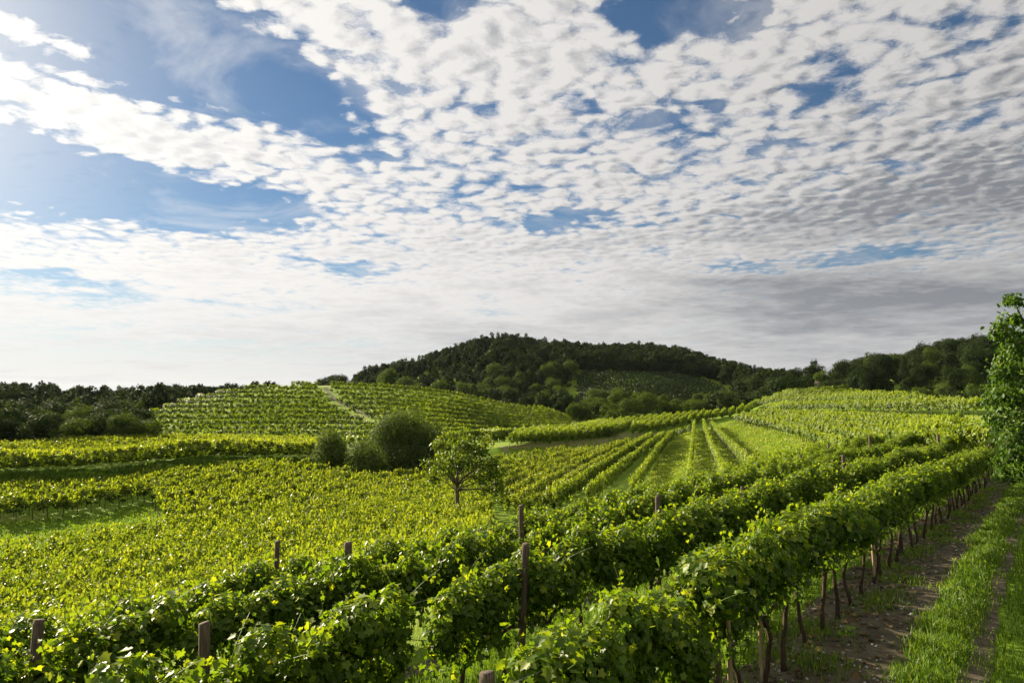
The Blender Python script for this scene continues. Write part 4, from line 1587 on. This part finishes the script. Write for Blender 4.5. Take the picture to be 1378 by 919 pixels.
def walnut():
    r = np.random.default_rng(5)
    d = 45.0
    x, y = at_px(616, d)
    z = float(H(x, y))
    root = link('walnut_tree', None, loc=(x, y, z))
    fork = 530 + 0  # picture height of the horizon
    up = lambda py: (fork - py) / 919.0 * d - z
    sd = lambda px: (px - 616) / 919.0 * d
    zf = up(652)
    out = [tube(np.array([[0, 0, -0.2], [0.06, 0, zf * 0.45], [-0.03, 0.03, zf]]), [0.19, 0.15, 0.135], 9, False)]
    L = []
    for px, py, dy, rad in ((598, 604, 0.0, 0.85), (612, 592, 0.6, 0.8), (630, 596, -0.5, 0.95), (648, 606, 0.3, 0.95), (588, 622, -0.3, 0.75), (583, 640, 0.4, 0.55),
                            (662, 622, -0.2, 0.9), (668, 640, 0.5, 0.75), (657, 656, 0.0, 0.7), (640, 630, 1.0, 0.9), (606, 620, -1.2, 0.9), (622, 610, 1.3, 0.9),
                            (626, 618, -1.3, 0.9), (648, 636, -1.0, 0.8), (600, 640, 1.1, 0.6), (674, 655, -0.6, 0.5), (655, 596, 0.9, 0.5), (592, 596, 0.4, 0.5)):
        L.append((np.array([sd(px), dy, up(py)]), rad))
    def tp(c):
        h = min(max(zf * 0.9, c[2] - 1.5), zf + 1.1)
        return np.array([-0.03 + 0.1 * c[0] * (h > zf), 0.03 + 0.1 * c[1], h])
    out.append(limb([-0.03, 0.03, zf], [0.05, 0.05, zf + 1.4], 0.10, 0.05, r))
    out.append(limb([-0.03, 0.03, zf], [1.2, 0.2, zf + 1.15], 0.085, 0.04, r))
    out.append(limb([-0.03, 0.03, zf], [-0.7, -0.2, zf + 1.3], 0.075, 0.04, r))
    V, F, t = sprays(r, L, tp, 26, 0.19, out, OVAL, 0.02, 1.7)
    link('crown', mesh_np('crown', V, F, M_TREE, t), root)
    V, F, t = merge(out)
    link('trunk', mesh_np('trunk', V, F, M_TRUNK, smooth=True), root)
    tag(root, 'small open-crowned tree with a slim forked trunk, alone in the valley vines', 'tree')


walnut()


def edge_tree():
    r = np.random.default_rng(9)
    d = 24.0
    x, y = at_px(1425, d)
    z = float(H(x, y))
    root = link('broadleaf_tree', None, loc=(x, y, z))
    up = lambda py: (530 - py) / 919.0 * d - z
    sd = lambda px: (px - 1425) / 919.0 * d
    out = [tube(np.array([[0, 0, -0.3], [0.05, 0, 1.2], [-0.1, 0.05, 2.8], [-0.4, 0, 4.6], [-0.9, 0, up(430)]]), [0.22, 0.18, 0.15, 0.11, 0.04], 9, False)]
    L = []
    for px, py, dy, rad in ((1367, 405, 0.0, 0.32), (1372, 428, 0.1, 0.42), (1352, 450, -0.2, 0.45), (1385, 455, 0.2, 0.6), (1366, 472, -0.1, 0.55), (1400, 480, 0.4, 0.9),
                            (1352, 505, -0.3, 0.6), (1372, 510, 0.5, 0.7), (1347, 535, 0.0, 0.5), (1366, 545, -0.5, 0.75), (1395, 540, 0.3, 0.9), (1350, 570, 0.2, 0.5),
                            (1365, 590, -0.4, 0.7), (1390, 585, 0.6, 0.85), (1356, 615, 0.1, 0.5), (1375, 628, -0.5, 0.65), (1400, 630, 0.2, 0.8), (1360, 640, 0.4, 0.35),
                            (1430, 450, 0.2, 1.0), (1445, 520, 0.0, 1.2), (1450, 590, 0.1, 1.1), (1410, 560, 1.2, 0.9), (1420, 500, -1.0, 0.9), (1420, 600, -1.1, 0.8)):
        L.append((np.array([sd(px), dy, up(py)]), rad))
    def tp(c):
        h = min(max(0.7, c[2] - 0.7), 6.0)
        return np.array([np.interp(h, [0, 2.8, 4.6, 6.5], [0, -0.1, -0.4, -0.9]), 0.02, h])
    V, F, t = sprays(r, L, tp, 36, 0.155, out, OVAL, 0.05, 2.4)
    link('crown', mesh_np('crown', V, F, M_BIG, t), root)
    V, F, t = merge(out)
    link('trunk', mesh_np('trunk', V, F, M_TRUNK, smooth=True), root)
    tag(root, 'broad-leaved tree with big hanging leaves at the end of the dirt track', 'tree')


edge_tree()


def haze_box(r, z0, z1, density):
    V = np.array([[x_, y_, z_] for z_ in (z0, z1) for y_ in (-r, r) for x_ in (-r, r)], float)
    F = np.array([[0, 2, 3, 1], [4, 5, 7, 6], [0, 1, 5, 4], [2, 6, 7, 3], [0, 4, 6, 2], [1, 3, 7, 5]])
    m, q = mat_new('haze_air')
    v = q.n('ShaderNodeVolumePrincipled')
    v.inputs['Color'].default_value = (0.80, 0.90, 1.0, 1)
    v.inputs['Density'].default_value = density
    v.inputs['Anisotropy'].default_value = 0.2
    o = q.n('ShaderNodeOutputMaterial')
    m.node_tree.links.new(v.outputs[0], o.inputs['Volume'])
    tag(link('haze', mesh_np('haze', V, F, m)), 'thin pale haze in the air over the vineyards', 'haze', None, 'stuff')


haze_box(3700.0, -36.0, 60.0, 0.000018)
print('near vines', count, 'objects', len(bpy.data.objects), 'polys', sum(len(m.polygons) * m.users for m in bpy.data.meshes))
